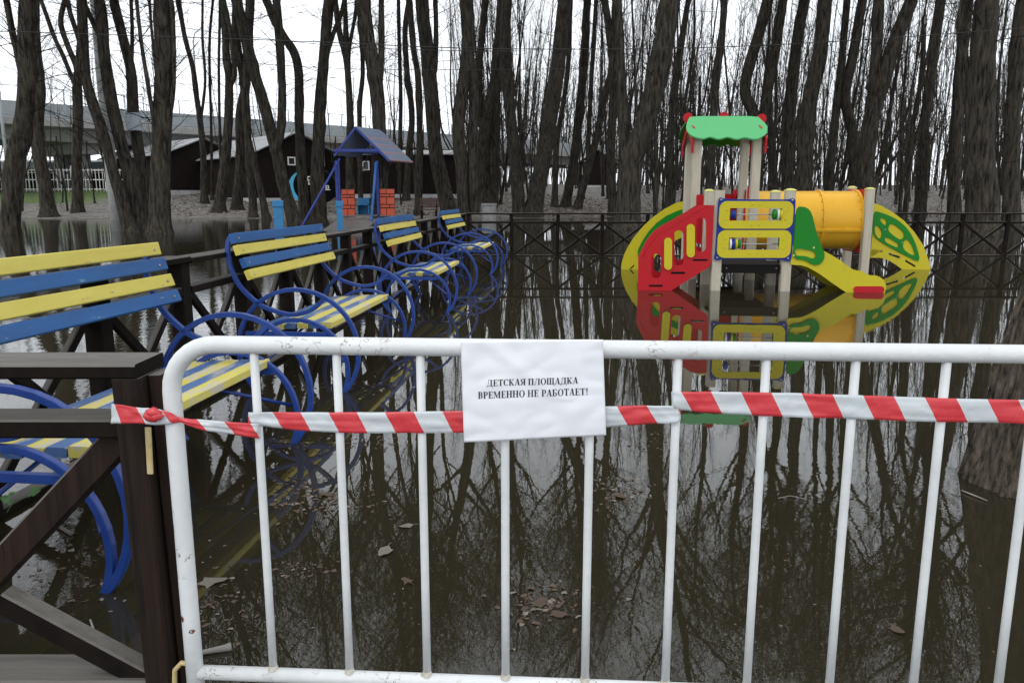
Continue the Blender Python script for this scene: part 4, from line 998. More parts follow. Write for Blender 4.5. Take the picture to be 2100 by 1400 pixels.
nfz = thing('sports_fence', 'tall pale ball-court fence behind the white picket fence', 'fence', at_ground(60, DN)); NO = Vector(nfz.location)
xa, xb = W(-60, 391, DN).x - NO.x, W(345, 391, DN).x - NO.x; z1_ = W(100, 312, DN).z - NO.z; zm_ = W(100, 330, DN).z - NO.z
for i in range(11):
    x = xa + (xb-xa)*i/10; b = MB(); b.tube([(x, 0, -.5), (x, 0, z1_)], .06, 6); b.build('post', M['trim'], nfz)
b = MB()
for z in (z1_, zm_, zm_ - 1.1): b.tube([(xa, 0, z), (xb, 0, z)], .04, 5)
b.build('rail', M['trim'], nfz)
b = MB(); b.box(xa, xb, .1, .13, -.3, zm_ - .75); b.build('board', M['barn'], nfz)
b = MB(); b.box(xa, xb, .1, .13, zm_ - .749, zm_ - .05); b.build('banner', M['pale_wall'], nfz)
# pale fence and greyish blocks in the middle distance, right of the overpass end
DQ = 84.0
qf = thing('picket_fence', 'grey rail fence seen between trunks right of the long barn', 'fence', at_ground(930, DQ)); QO = Vector(qf.location)
xa, xb = W(925, 391, DQ).x - QO.x, W(1110, 391, DQ).x - QO.x; za, zz = W(1000, 382, DQ).z - QO.z, W(1000, 342, DQ).z - QO.z
b = MB(); x = xa
while x < xb: b.box(x - .03, x + .03, -.03, .03, za - .4, zz); x += .28
tag(b.build('picket', M['box_grey'], qf), kind='stuff')
b = MB(); b.box(xa, xb, .031, .08, zz - .12, zz); b.box(xa, xb, .031, .08, za, za + .12); b.build('rail', M['box_grey'], qf)

# ------------------------------------------------------------------ pole, box, far benches, concrete ring, cables
p0, p1, p2 = W(243, 472, 29), W(206, 150, 29.3), W(188, -60, 29.6)
pole = thing('utility_pole', 'leaning pale concrete utility pole among the trunks', 'pole', (p0.x, p0.y, -.13)); O_ = Vector(pole.location)
pth = [Vector((p0.x, p0.y, -.2)) - O_, W(232, 380, 29.1) - O_, p1 - O_, p2 - O_, p2 - O_ + (p2-p1)*.8]
b = MB(); b.tube(pth, [.24, .215, .155, .125, .10], 12); b.build('shaft', M['concrete'], pole, True)
b = MB(); e = pth[-2]; b.beam(e + Vector((-.9, 0, 0)), e + Vector((.9, 0, 0)), .08, .08); b.build('crossarm', M['concrete'], pole)
pb = W(275, 250, 29.6); boxt = thing('junction_box', 'light grey metal junction box strapped to a trunk', 'box', W(275, 268, 29.55))
BO = Vector(boxt.location); hx = metres(12.3, 29.6)
b = MB(); b.box(-hx, hx, -.08, .16, 0, .60); b.build('housing', M['box_grey'], boxt, bevel=.01)
b = MB(); b.box(-hx*1.08, hx*1.08, -.12, .16, .601, .63); b.build('lid', M['box_grey'], boxt)
b = MB(); b.box(-hx*.9, hx*.9, -.094, -.081, .03, .57); b.build('door', M['box_grey'], boxt)
lp = W(24, 290, 70); t = thing('lamp_pole', 'thin pale lamp pole in front of the overpass', 'pole', at_ground(22, 62)); O_ = Vector(t.location)
b = MB(); b.tube([(0, 0, -.4), (0, 0, 5), (.05, 0, 11)], [.15, .12, .09], 8); b.build('shaft', M['pale_wall'], t, True)
b = MB(); b.tube([(.05, 0, 10.9), (.3, -.3, 11.5), (.9, -.9, 11.6)], .05, 6); b.build('arm', M['pale_wall'], t)

def slat_bench(px0, px1, ytop, yseat, D, label):
    c = W((px0+px1)/2, 440, D); w = W(px1, 440, D).x - W(px0, 440, D).x; g = zg(c.x, D)
    t = thing('slatted_bench', label, 'bench', (c.x, D, g)); zt_ = W(px0, ytop, D).z - g; zs = W(px0, yseat, D).z - g
    for k in range(4):
        b = MB(); z = zt_ - .08 - k*(zt_ - zs)*.23; b.beam((-w/2, .04*k, z), (w/2, .04*k, z), .04, (zt_-zs)*.17, up=(0, .2, 1)); b.build('back_slat', M['wood_brown'], t)
    for k in range(3):
        b = MB(); b.beam((-w/2, -.1 - .14*k, zs - .05), (w/2, -.1 - .14*k, zs - .05), .11, .05); b.build('seat_slat', M['wood_brown'], t)
    for x in (-w*.38, w*.38):
        b = MB(); b.beam((x, -.40, -.2), (x, -.40, zs - .076), .08, .08, up=(0, 1, 0)); b.beam((x, .10, -.2), (x, .12, zt_ - .05), .07, .05, up=(0, 1, 0)); b.build('leg', M['dark_ply'], t)
slat_bench(861, 900, 405, 428, 44.0, 'brown slatted bench standing in shallow water behind the playhouse')
slat_bench(922, 962, 406, 429, 46.0, 'brown slatted bench half hidden by trunks, near the concrete ring')
c = W(1003, 438, 46); g = zg(c.x, 46); cr = thing('concrete_ring', 'pale concrete well ring standing at the water edge', 'well ring', (c.x, 46, g - .1)); r_ = metres(16, 46); zt_ = W(1003, 417, 46).z - g + .1
b = MB(); n = 24
def rg(r, z): return [(r*math.cos(2*math.pi*i/n), r*math.sin(2*math.pi*i/n), z) for i in range(n)]
b.add(rg(r_*.92, 0) + rg(r_*.92, zt_ - .14) + rg(r_, zt_ - .12) + rg(r_, zt_) + rg(r_*.82, zt_) + rg(r_*.80, .2), [(i*n+j, i*n+(j+1) % n, (i+1)*n+(j+1) % n, (i+1)*n+j) for i in range(5) for j in range(n)]); b.build('ring_wall', M['concrete'], cr)
def cable(pts, D, label, r=.013):
    P = [W(x, y, D) for x, y in pts]; t = MB(); o = P[0]
    t.tube([p - o for p in crom(P, 6)], r, 5); ob = t.build('overhead_cable', M['cable'], None, True); ob.location = o
    tag(ob, label, 'cable', 'overhead cables strung through the trees')
cable([(-80, 62), (300, 74), (640, 86), (950, 99), (1250, 101), (1500, 96), (1800, 80), (2200, 50)], 24.5, 'longest overhead cable sagging right across above the play complex')
cable([(180, 20), (420, 64), (700, 95), (920, 104), (1080, 105)], 29.0, 'overhead cable from the leaning pole, below the longest cable', .011)
cable([(150, 95), (420, 122), (700, 141), (980, 143), (1230, 140)], 33.0, 'lowest overhead cable passing above the overpass line', .011)
cable([(-60, 108), (100, 72), (200, 55)], 29.2, 'short overhead cable running from the leaning pole to the left', .016)

# ------------------------------------------------------------------ trees
def grow(b, p, d, L, r, lvl, rnd, tb, maxl=3, kk=(15, 9, 8, 0), steep=1.0):
    """limb with children; limbs of level < 2 go to b, finer ones to tb"""
    n = (9, 6, 4, 3)[lvl]; pts = [p.copy()]; d = d.normalized(); st_ = L / n
    rad = [r]
    for i in range(n):
        j = (.10, .16, .22, .28)[lvl]
        d = (d + Vector((rnd.uniform(-j, j), rnd.uniform(-j, j), rnd.uniform(-j*.5, j*.5))) + Vector((0, 0, (.06, .07, .03, .0)[lvl]))).normalized()
        pts.append(pts[-1] + d * st_); rad.append(max(.004, r * (1 - .86 * (i+1) / n)))
    (b if lvl < 2 else tb).tube(pts, rad, (7, 5, 3, 3)[lvl], cap=False)
    if lvl >= maxl: return
    k = kk[lvl]
    for c in range(k):
        t = (.12 + .86 * (c + rnd.random()) / k) if lvl == 0 else (.2 + .8 * (c + rnd.random()) / k)
        f = min(n - 1, int(t * n)); q = pts[f].lerp(pts[f+1], t*n - f); dd = (pts[f+1] - pts[f]).normalized()
        az = rnd.uniform(0, 2*math.pi); o = dd.orthogonal().normalized(); o.rotate(Matrix.Rotation(az, 3, dd)) if False else None
        o = Vector((math.cos(az), math.sin(az), rnd.uniform(-.1, .25)))
        an = (rnd.uniform(.5, .95) if lvl else rnd.uniform(.4, .8)) * steep
        nd = (dd * math.cos(an) + o * math.sin(an)).normalized()
        ll = L * rnd.uniform(.28, .5) * (1.15 - .6 * t) if lvl == 0 else L * rnd.uniform(.35, .6)
        grow(b, q, nd, ll, max(.006, rad[f] * rnd.uniform(.38, .6)), lvl + 1, rnd, tb, maxl, kk, steep)
CROWNS = {}
for rc in (.045, .09, .17):
    CROWNS[rc] = []
    for s_ in range(4):
        rnd = random.Random(100 + s_ + int(rc*1000)); b = MB(); tb = MB()
        grow(b, Vector((0, 0, 0)), Vector((rnd.uniform(-.06, .06), rnd.uniform(-.06, .06), 1)), 11.0, rc, 0, rnd, tb, 3, (18, 10, 8, 0), .87)
        b.add(tb.v, tb.f, 1)
        CROWNS[rc].append(b.mesh('crown', [M['bark'], M['twig']], True))
THIN = []
for s_ in range(5):
    rnd = random.Random(300 + s_); b = MB(); tb = MB()
    grow(b, Vector((0, 0, 0)), Vector((rnd.uniform(-.06, .06), rnd.uniform(-.06, .06), 1)), 10.0, .08, 0, rnd, tb, 3, (8, 5, 4, 0), .62)
    b.add(tb.v, tb.f, 1); THIN.append(b.mesh('crown', [M['bark'], M['twig']], True))
def thin_crown(p, d, r, parent, rnd):
    d = d.normalized(); q = Vector((0, 0, 1)).rotation_difference(d).to_matrix().to_4x4(); k = r / .08
    return obj('crown', rnd.choice(THIN), parent, Matrix.Translation(p) @ q @ Matrix.Rotation(rnd.uniform(0, 6.28), 4, 'Z') @ Matrix.Diagonal((k, k, 1, 1)))
def crown_at(p, d, r, parent, rnd, hgt=None, root=Vector((0, 0, 0))):
    """a crown growing on from a stem tip at p with direction d and radius r"""
    rc = min(CROWNS, key=lambda c: abs(math.log(c / r))); k = r / rc; zs = (hgt / 11.0) if hgt else 1.0
    d = d.normalized(); q = Vector((0, 0, 1)).rotation_difference(d).to_matrix().to_4x4()
    m = Matrix.Translation(p - root) @ q @ Matrix.Rotation(rnd.uniform(0, 6.28), 4, 'Z') @ Matrix.Diagonal((k, k, zs, 1))
    return obj('crown', rnd.choice(CROWNS[rc]), parent, m)
def bark_tube(b, pts, rad, ns, rough, seed, mi=0, flare=False):
    pts = [Vector(p) for p in pts]; n = len(pts); vs = []; prev = None
    for i, p in enumerate(pts):
        t = (pts[min(i+1, n-1)] - pts[max(i-1, 0)]).normalized()
        r = Vector((1, 0, 0)) if prev is None else prev
        r = (r - t*r.dot(t)).normalized(); prev = r; bi = t.cross(r)
        for j in range(ns):
            a = 2*math.pi*j/ns
            k = 1 + rough*noise.noise(Vector((math.cos(a)*1.6 + seed, math.sin(a)*1.6, p.z*.6))) + rough*.55*noise.noise(Vector((math.cos(a)*3 + seed, math.sin(a)*3, p.z*2.6)))
            kb = noise.noise(Vector((math.cos(a)*.9 + seed*2, math.sin(a)*.9, p.z*.8 + 40)))
            if kb > .44: k += (kb - .44) * 1.0
            vs.append(p + (r*math.cos(a) + bi*math.sin(a)) * rad[i]*k)
    b.add(vs, [(i*ns+j, i*ns+(j+1) % ns, (i+1)*ns+(j+1) % ns, (i+1)*ns+j) for i in range(n-1) for j in range(ns)], mi)
def side_twigs(tb, pts, rad, rnd, n, lmin, lmax):
    for _ in range(n):
        t = rnd.uniform(.25, 1) * (len(pts) - 1.001); f = int(t); q = pts[f].lerp(pts[f+1], t-f); az = rnd.uniform(0, 6.28)
        o = Vector((math.cos(az), math.sin(az), 0)); L = rnd.uniform(lmin, lmax)
        grow(tb, q + o*rad[f]*.7, (o + Vector((0, 0, rnd.uniform(.0, 1.1)))).normalized(), L, .005 + L*.005, 2, rnd, tb)

TREES = []
def hero(D, strands, label, mat='bark', twigs=18, group=None, seed=None, crown_h=13.5):
    """strands: [(points (px, py), base width px, tip width px)], first = main stem from the ground"""
    global TREES
    rnd = random.Random(seed if seed is not None else int(strands[0][0][0][0]*7 + D)); k = D / FPX
    pb = W(*strands[0][0][0], D); gz_ = min(zg(pb.x, D), -.02 if D < 40 else 9)
    gz_ = zg(pb.x, D)
    t = thing('tree', label, 'tree', (pb.x, D, gz_), 0, group); root = Vector((pb.x, D, gz_)); TREES.append(t)
    b = MB(); tb = MB(); tips = []
    for si, (pp, w0, w1) in enumerate(strands):
        dz = 0 if si == 0 else rnd.uniform(-.25, .25)
        P = [W(x, y, D) for x, y in pp]
        if si == 0:
            base = Vector((P[0].x, D, gz_ - .3)); P = [q for q in P if q.z > gz_ + .25]; P = [base] + P
        P = [Vector((q.x, q.y + (dz * min(1, i/2)) + .12*noise.noise(Vector((q.z*.4, si*3 + D, pb.x))), q.z)) for i, q in enumerate(P)]
        c = crom(P, 11); n = len(c); rad = []
        for i, q in enumerate(c):
            f = i / (n-1); r = (w0 + (w1-w0)*f) * k / 2
            if si == 0:
                hgt = max(0, q.z - gz_); r *= 1 + .55*math.exp(-hgt/.28) + .12*math.exp(-hgt/1.2)
            rad.append(r)
        bark_tube(b, c, rad, 12 if w0 > 14 else 8, .16, rnd.uniform(0, 50))
        if twigs: side_twigs(tb, c, rad, rnd, max(2, int(twigs / (1 + .6*si))), .5, 3.0)
        if pp[-1][1] < 60 or pp[-1][0] > 2080: tips.append((c[-1], (c[-1] - c[-3]), rad[-1]))
    b.add(tb.v, tb.f, 1)
    o = b.build('trunk', [M[mat], M['twig']], t, True, fix=False)
    for v in o.data.vertices: v.co -= root
    for p, d, r in tips:
        d = d.normalized(); d = (d + Vector((0, 0, .6))).normalized()
        crown_at(p - d*.05, d, r, t, rnd, crown_h * rnd.uniform(.85, 1.2) * (1 if r > .15 else .8), root)
    return t
GL = 'large trees on the left side of the playground'; GC = 'trees in the middle ground'; GR = 'trees behind the play complex'
hero(26.5, [([(14, 492), (23, 420), (30, 336), (47, 252), (54, 168), (54, 67), (55, 0)], 36, 29), ([(44, 160), (34, 117), (17, 67), (5, 0)], 14, 12)], 'thick tree with a left-hand limb left of the grass verge gap', group=None)
hero(46, [([(102, 447), (95, 400), (84, 336), (77, 268), (82, 200), (78, 150), (72, 84), (70, 0)], 26, 17)], 'swept trunk rising beside the thick left-hand limbed tree', twigs=8)
hero(50, [([(158, 428), (158, 336), (159, 252), (158, 188), (160, 160), (164, 134), (168, 67), (165, 0)], 19, 16), ([(156, 180), (150, 165), (131, 117), (111, 77), (84, 0)], 9, 8), ([(158, 160), (154, 134), (134, 90), (121, 44), (128, 0)], 12, 10), ([(163, 85), (144, 34), (134, 0)], 10, 9)], 'tree forking into four narrow stems in front of the white picket fence')
hero(28, [([(274, 480), (248, 403), (232, 352), (208, 268), (188, 208), (175, 161), (171, 100), (170, 0)], 24, 17)], 'trunk leaning left across the concrete utility pole')
hero(28.6, [([(290, 478), (268, 369), (248, 302), (232, 218), (215, 117), (208, 34), (203, 0)], 27, 19), ([(212, 100), (201, 67), (181, 20), (175, 0)], 10, 9)], 'second left-leaning trunk right of the concrete utility pole')
hero(30, [([(306, 472), (302, 420), (285, 319), (275, 235), (269, 151), (258, 100), (242, 34), (235, 0)], 25, 16), ([(270, 140), (268, 100), (265, 50), (262, 0)], 8, 7)], 'trunk carrying the grey junction box')
hero(27, [([(325, 482), (328, 430), (329, 336), (332, 235), (336, 134), (336, 0)], 40, 33), ([(340, 260), (347, 240), (358, 170), (358, 34), (352, 0)], 11, 8), ([(324, 290), (322, 262), (309, 168), (295, 84), (287, 0)], 9, 7), ([(326, 190), (322, 168), (312, 67), (307, 0)], 7, 5)], 'thickest straight trunk right of the junction box tree')
hero(58, [([(418, 411), (416, 319), (411, 252), (403, 195), (396, 141), (379, 74), (366, 0)], 13, 9), ([(412, 245), (421, 168), (416, 84), (415, 0)], 6, 5)], 'slim curved tree in front of the first barn gable', twigs=8)
hero(50, [([(450, 425), (460, 352), (467, 285), (470, 201), (470, 161), (463, 84), (456, 0)], 23, 11), ([(470, 190), (475, 170), (483, 150), (474, 67), (460, 0)], 11, 9), ([(452, 330), (451, 285), (450, 150), (451, 50), (452, 0)], 6, 5)], 'tree forking in two beside the first barn gable')
hero(60, [([(434, 405), (433, 268), (430, 100), (437, 0)], 6, 5)], 'very thin straight sapling behind the first barn gable', twigs=5)
hero(52, [([(487, 411), (493, 336), (493, 235), (503, 185), (508, 100), (514, 0)], 20, 17), ([(498, 175), (497, 151), (484, 84), (484, 0)], 18, 15)], 'double-stemmed tree between the two gabled barns')
hero(35, [([(612, 492), (603, 470), (583, 386), (563, 302), (544, 228), (524, 158), (513, 111), (497, 50), (484, 0)], 25, 19), ([(563, 315), (574, 275), (577, 220), (575, 134), (567, 0)], 17, 16)], 'long trunk leaning left beside the round sign')
hero(46, [([(517, 411), (510, 336), (508, 250), (505, 190), (507, 100), (512, 0)], 15, 10)], 'upright trunk touching the left-leaning trunk near the barns', twigs=6)
hero(45, [([(548, 448), (530, 369), (514, 302), (503, 250), (499, 180)], 14, 9)], 'thin slanting stump-like stem between the gabled barns', twigs=4)
hero(37, [([(626, 488), (624, 470), (620, 369), (614, 252), (613, 160), (604, 111), (577, 67), (545, 0)], 20, 15)], 'trunk with a burl bending sharply left in front of the round sign')
hero(36, [([(656, 488), (655, 460), (651, 369), (656, 235), (663, 134), (675, 0)], 28, 19), ([(670, 110), (684, 67), (700, 27), (706, 0)], 10, 8)], 'tree covering the right of the round sign, with a short side limb')
hero(48, [([(717, 420), (717, 300), (718, 235), (711, 134), (697, 67), (687, 0)], 16, 11), ([(716, 140), (717, 100), (729, 34), (733, 0)], 8, 7), ([(713, 130), (710, 70), (707, 0)], 11, 9)], 'pale smooth three-stemmed tree behind the playhouse roof', mat='bark2')
hero(50, [([(740, 420), (738, 235), (744, 150), (741, 80), (735, 0)], 10, 8)], 'slim wavy stem behind the playhouse roof', twigs=6)
hero(34, [([(783, 470), (781, 430), (779, 336), (777, 235), (768, 151), (751, 67), (744, 0)], 31, 26), ([(780, 165), (781, 134), (781, 60), (781, 0)], 13, 11)], 'thick forked trunk right behind the playhouse')
hero(60, [([(833, 403), (838, 319), (845, 235), (835, 151), (831, 67), (838, 0)], 14, 10), ([(820, 395), (820, 300), (821, 200), (818, 100), (816, 0)], 9, 7)], 'sinuous double stem in front of the long barn')
hero(48, [([(858, 425), (861, 302), (858, 168), (848, 100), (840, 0)], 15, 11)], 'trunk beside the brown slatted bench')
hero(41, [([(921, 436), (905, 370), (895, 319), (886, 218), (879, 134), (869, 50), (865, 0)], 31, 25), ([(886, 160), (892, 134), (893, 60), (892, 0)], 11, 9)], 'big trunk between the two brown slatted benches')
hero(38, [([(952, 450), (950, 420), (948, 370), (940, 268), (948, 190), (958, 120), (960, 60), (956, 0)], 23, 26), ([(974, 440), (970, 360), (969, 302), (971, 201), (966, 120)], 21, 18)], 'pair of joined trunks at the fence corner by the last bench')
hero(56, [([(1001, 425), (988, 330), (1003, 235), (1018, 160), (1026, 84), (1033, 0)], 30, 25), ([(1014, 430), (1016, 350), (1015, 280), (1019, 190)], 16, 14), ([(985, 260), (982, 180), (984, 120), (996, 0)], 16, 13)], 'massive forked trunk behind the concrete ring')
hero(47, [([(1067, 436), (1058, 340), (1047, 245), (1040, 160), (1037, 67), (1040, 0)], 26, 20)], 'rough-barked trunk leaning left, crossing its rough-barked neighbour at the base', mat='bark2')
hero(47, [([(1090, 436), (1112, 340), (1127, 252), (1142, 155), (1152, 60), (1158, 0)], 32, 26)], 'rough-barked trunk leaning right, the pale-flecked one', mat='bark2')
hero(54, [([(1137, 420), (1141, 300), (1152, 230), (1165, 140), (1170, 0)], 12, 9)], 'thin trunk just right of the pale-flecked leaning trunk')
hero(55, [([(1158, 426), (1178, 320), (1189, 218), (1198, 117), (1204, 0)], 19, 15)], 'right-leaning trunk above the red leaf drift', twigs=10)
hero(54, [([(1181, 424), (1218, 302), (1240, 200), (1255, 130), (1262, 0)], 15, 12), ([(1206, 340), (1208, 250), (1215, 120), (1222, 0)], 10, 8)], 'slanting trunk in front of the distant cabin')
hero(50, [([(1258, 436), (1254, 302), (1258, 168), (1250, 67), (1240, 0)], 17, 14)], 'upright trunk left of the broad trunk by the play complex')
hero(31, [([(1289, 480), (1289, 405), (1298, 320), (1320, 263), (1347, 162), (1363, 81), (1375, 0)], 47, 36), ([(1283, 360), (1275, 250), (1272, 120), (1265, 0)], 20, 16)], 'broad mossy trunk leaning right just left of the play complex')
hero(50, [([(1371, 430), (1375, 283), (1384, 162), (1412, 0)], 13, 11)], 'dark trunk behind the left roof post of the play complex')
hero(45, [([(1546, 430), (1549, 320), (1546, 240), (1528, 190), (1540, 125), (1562, 50), (1575, 0)], 24, 20), ([(1556, 330), (1568, 225), (1590, 110), (1608, 0)], 21, 18)], 'crooked S-bent tree behind the green roof')
hero(46, [([(1612, 425), (1618, 243), (1635, 81), (1650, 0)], 24, 20)], 'right-leaning trunk just right of the green roof')
hero(40, [([(1647, 440), (1655, 243), (1680, 121), (1692, 0)], 36, 27)], 'stout trunk above the orange tunnel')
hero(44, [([(1752, 430), (1750, 283), (1733, 202), (1748, 121), (1768, 0)], 23, 18)], 'bowed trunk above the tunnel end')
hero(38, [([(1776, 445), (1780, 283), (1808, 170), (1837, 81), (1870, 0)], 38, 22), ([(1784, 260), (1790, 220), (1800, 100), (1805, 0)], 24, 20)], 'forked trunk standing behind the tunnel end post')
hero(56, [([(1885, 420), (1893, 283), (1914, 121), (1930, 0)], 21, 17)], 'straight trunk behind the right-hand arched climber')
hero(27, [([(2014, 490), (2012, 440), (2010, 283), (2012, 121), (2023, 0)], 62, 42), ([(2000, 300), (1985, 170), (1980, 60), (1985, 0)], 18, 14)], 'very broad dark trunk right of the play complex, behind the far fence')
hero(30, [([(2072, 470), (2072, 430), (2075, 300), (2085, 121), (2100, 0)], 32, 26)], 'dark trunk right of the very broad trunk behind the far fence')
hero(42, [([(1452, 440), (1458, 320), (1466, 200), (1478, 90), (1486, 0)], 18, 13)], 'trunk seen between the roof posts of the play complex', twigs=8)
hero(44, [([(1700, 430), (1708, 300), (1722, 160), (1738, 0)], 17, 13)], 'slim trunk above the middle of the orange tunnel', twigs=8)
hero(40, [([(1955, 440), (1958, 300), (1968, 150), (1985, 0)], 26, 20)], 'trunk left of the very broad dark trunk', twigs=8)

# the near tree at the right edge of the picture
nt_ = thing('tree', 'thick rough-barked tree rooted in the water close behind the barrier', 'tree', (2.31, 3.3, -.13)); O_ = Vector(nt_.location)
ax = [(2.27, 3.28, -.25), (2.28, 3.29, .05), (2.36, 3.31, .5), (2.47, 3.34, 1.0), (2.62, 3.4, 1.9), (2.78, 3.5, 3.2), (2.95, 3.65, 5.2), (3.1, 3.8, 8)]
c = crom([Vector(p) + Vector((.015, 0, 0)) for p in ax], 30); nsd = 200; vs = []
for i, p in enumerate(c):
    h_ = p.z; R_ = .225 - .010*min(h_, 8) + .035*math.exp(-max(h_ + .05, 0)/.12)
    for j in range(nsd):
        a = 2*math.pi*j/nsd; ca, sa = math.cos(a), math.sin(a)
        w_ = noise.noise(Vector((ca*1.2, sa*1.2, h_*.8))) * .35
        rid = abs(noise.noise(Vector((ca*5.2 + w_, sa*5.2 + w_, h_*1.7)))) * .7 + abs(noise.noise(Vector((ca*10 + w_*2, sa*10, h_*3.4 + 4)))) * .4
        k = R_ * (1 + .06*noise.noise(Vector((ca, sa, h_*.9)))) + .085 * (rid - .3) + .03*math.exp(-max(h_, 0)/.2)*noise.noise(Vector((ca*2.5, sa*2.5, 5)))
        vs.append(p - O_ + Vector((ca*k, sa*k, 0)))
b = MB(); m_ = len(c); b.add(vs, [(i*nsd+j, i*nsd+(j+1) % nsd, (i+1)*nsd+(j+1) % nsd, (i+1)*nsd+j) for i in range(m_-1) for j in range(nsd)])
b.build('trunk', M['bark_near'], nt_, True, fix=False)
rnd = random.Random(5); crown_at(Vector(ax[-1]), Vector((.15, .15, 1)), .16, nt_, rnd, 10, O_)
for az in (1.2, 3.0, 4.6):
    crown_at(Vector((2.9, 3.6, 5.0)) + Vector((math.cos(az)*.1, math.sin(az)*.1, 0)), Vector((math.cos(az), math.sin(az), 1.2)), .09, nt_, rnd, 7, O_)

# ---- the wood behind: copies of six tree kinds
PROTO = []
for s in range(6):
    rnd = random.Random(40 + s); b = MB(); tb = MB(); tips = []
    H = rnd.uniform(9, 12); r0 = rnd.uniform(.09, .15); lean = Vector((rnd.uniform(-.10, .16), rnd.uniform(-.1, .1), 0))
    pts = [Vector((0, 0, -.4)), Vector((0, 0, .1))] + [lean*z + Vector((.28*noise.noise(Vector((z*.22, s*5, 1))), .25*noise.noise(Vector((z*.22, s*5, 9))), z)) for z in (1.5, 3, 4.5, 6, 7.5, 9, H)]
    c = crom(pts, 4); rad = [r0*(1 - .42*max(0, p.z)/H)*(1 + .5*math.exp(-max(0, p.z)/.3)) for p in c]
    bark_tube(b, c, rad, 9, .16, s*9.0); side_twigs(tb, c, rad, rnd, 9, .6, 2.2); tips.append((c[-1], c[-1]-c[-3], rad[-1]))
    for f in range(rnd.choice((1, 1, 2, 2))):
        i0 = rnd.randint(int(len(c)*.30), int(len(c)*.6)); az = rnd.uniform(0, 6.28); q = c[i0].copy(); o = Vector((math.cos(az), math.sin(az), 0)); P = [q]
        for z in range(1, 6): P.append(q + o*(.55*min(z, 2.2) + .12*z) + Vector((0, 0, z*1.25)))
        cc = crom(P, 4); rr = [rad[i0]*.72*(1 - .45*i/len(cc)) for i in range(len(cc))]
        bark_tube(b, cc, rr, 7, .14, s*7.0 + f); side_twigs(tb, cc, rr, rnd, 4, .6, 1.8); tips.append((cc[-1], cc[-1]-cc[-3], rr[-1]))
    b.add(tb.v, tb.f, 1)
    PROTO.append((b.mesh('trunk', [M['bark'], M['twig']], True), tips))
rnd = random.Random(11)
def bg_tree(x, y, kind, sc, label, group):
    label = ('single fork ' if len(PROTO[kind][1]) == 2 else 'twice-forked ') + label
    t = thing('tree', label, 'tree', (x, y, zg(x, y)), rnd.uniform(0, 6.28), group); t.scale = (sc, sc, sc * rnd.uniform(.92, 1.1))
    me, tips = PROTO[kind]; obj('trunk', me, t)
    r2 = random.Random(kind)
    for p, d, r in tips: thin_crown(p, d, r, t, r2)
    return t
heads = [(t.location.x, t.location.y) for t in TREES]
def ok(x, y, dm): return all((x-a)**2 + (y-c_)**2 > dm*dm for a, c_ in heads)
LB = {'L': 'slender bare tree scattered in front of the overpass', 'R': 'bare dark tree in the dense flooded wood behind the far fence', 'F': 'bare tree at the back of the dense wood'}
cnt = 0; tries = 0
while cnt < 225 and tries < 9000:
    tries += 1
    px = rnd.uniform(930, 2250) if rnd.random() < .86 else rnd.uniform(-60, 930)
    D = rnd.uniform(38, 105) if px > 1330 else rnd.uniform(52, 110)
    if px < 930: D = rnd.uniform(50, 80)
    x = (px - 1050) / FPX * D
    if not ok(x, D, 1.5): continue
    # keep the sight lines to the signs, barns and playhouse open
    if px < 930 and (590 < px < 700 or 340 < px < 400): continue
    heads.append((x, D)); z = 'L' if px < 930 else ('R' if D < 72 else 'F')
    bg_tree(x, D, rnd.randrange(6), rnd.uniform(.6, 1.1) if px > 930 else rnd.uniform(.4, .7), LB[z], {'L': 'slender trees before the overpass', 'R': 'trees of the dense wood', 'F': 'trees at the back of the wood'}[z]); cnt += 1
# ---- the far wood reads as one mass
b = MB(); r = random.Random(3)
for i in range(1300):
    px = r.uniform(940, 2400); D = r.uniform(72, 220) if i % 2 else r.uniform(105, 220)
    if px < 1250: D = r.uniform(110, 220)
    x = (px - 1050)/FPX*D; g = zg(x, D); h_ = r.uniform(16, 23); ln = r.uniform(-.05, .1); r0 = r.uniform(.035, .10)
    pts = [Vector((x + ln*z + .7*noise.noise(Vector((z*.17, i*1.7, 0))), D, g + z)) for z in (-.5, h_*.2, h_*.4, h_*.6, h_*.8, h_)]
    b.tube(pts, [r0*(1 - .15*k) for k in range(6)], 5, cap=False)
    for k in range(9):
        f = r.uniform(.25, .98); i0 = min(4, int(f*5)); q = pts[i0].lerp(pts[i0+1], f*5 - i0); az = r.uniform(0, 6.28); L = r.uniform(1.5, 4)
        e = q + Vector((math.cos(az)*L*.4, math.sin(az)*L*.4, L*.95)); mid = q.lerp(e, .5) + Vector((math.cos(az)*.2, 0, -.15))
        b.tube([q, mid, e], [.035, .022, .010], 3, cap=False)
        for s in range(2):
            e2 = mid + Vector((r.uniform(-1, 1), r.uniform(-1, 1), r.uniform(.3, 1.4))); b.tube([mid, e2], [.02, .008], 3, cap=False)
tag(b.build('far_wood', M['bark'], None, True, fix=False), 'distant bare wood closing the view behind the trees', 'wood', kind='stuff')

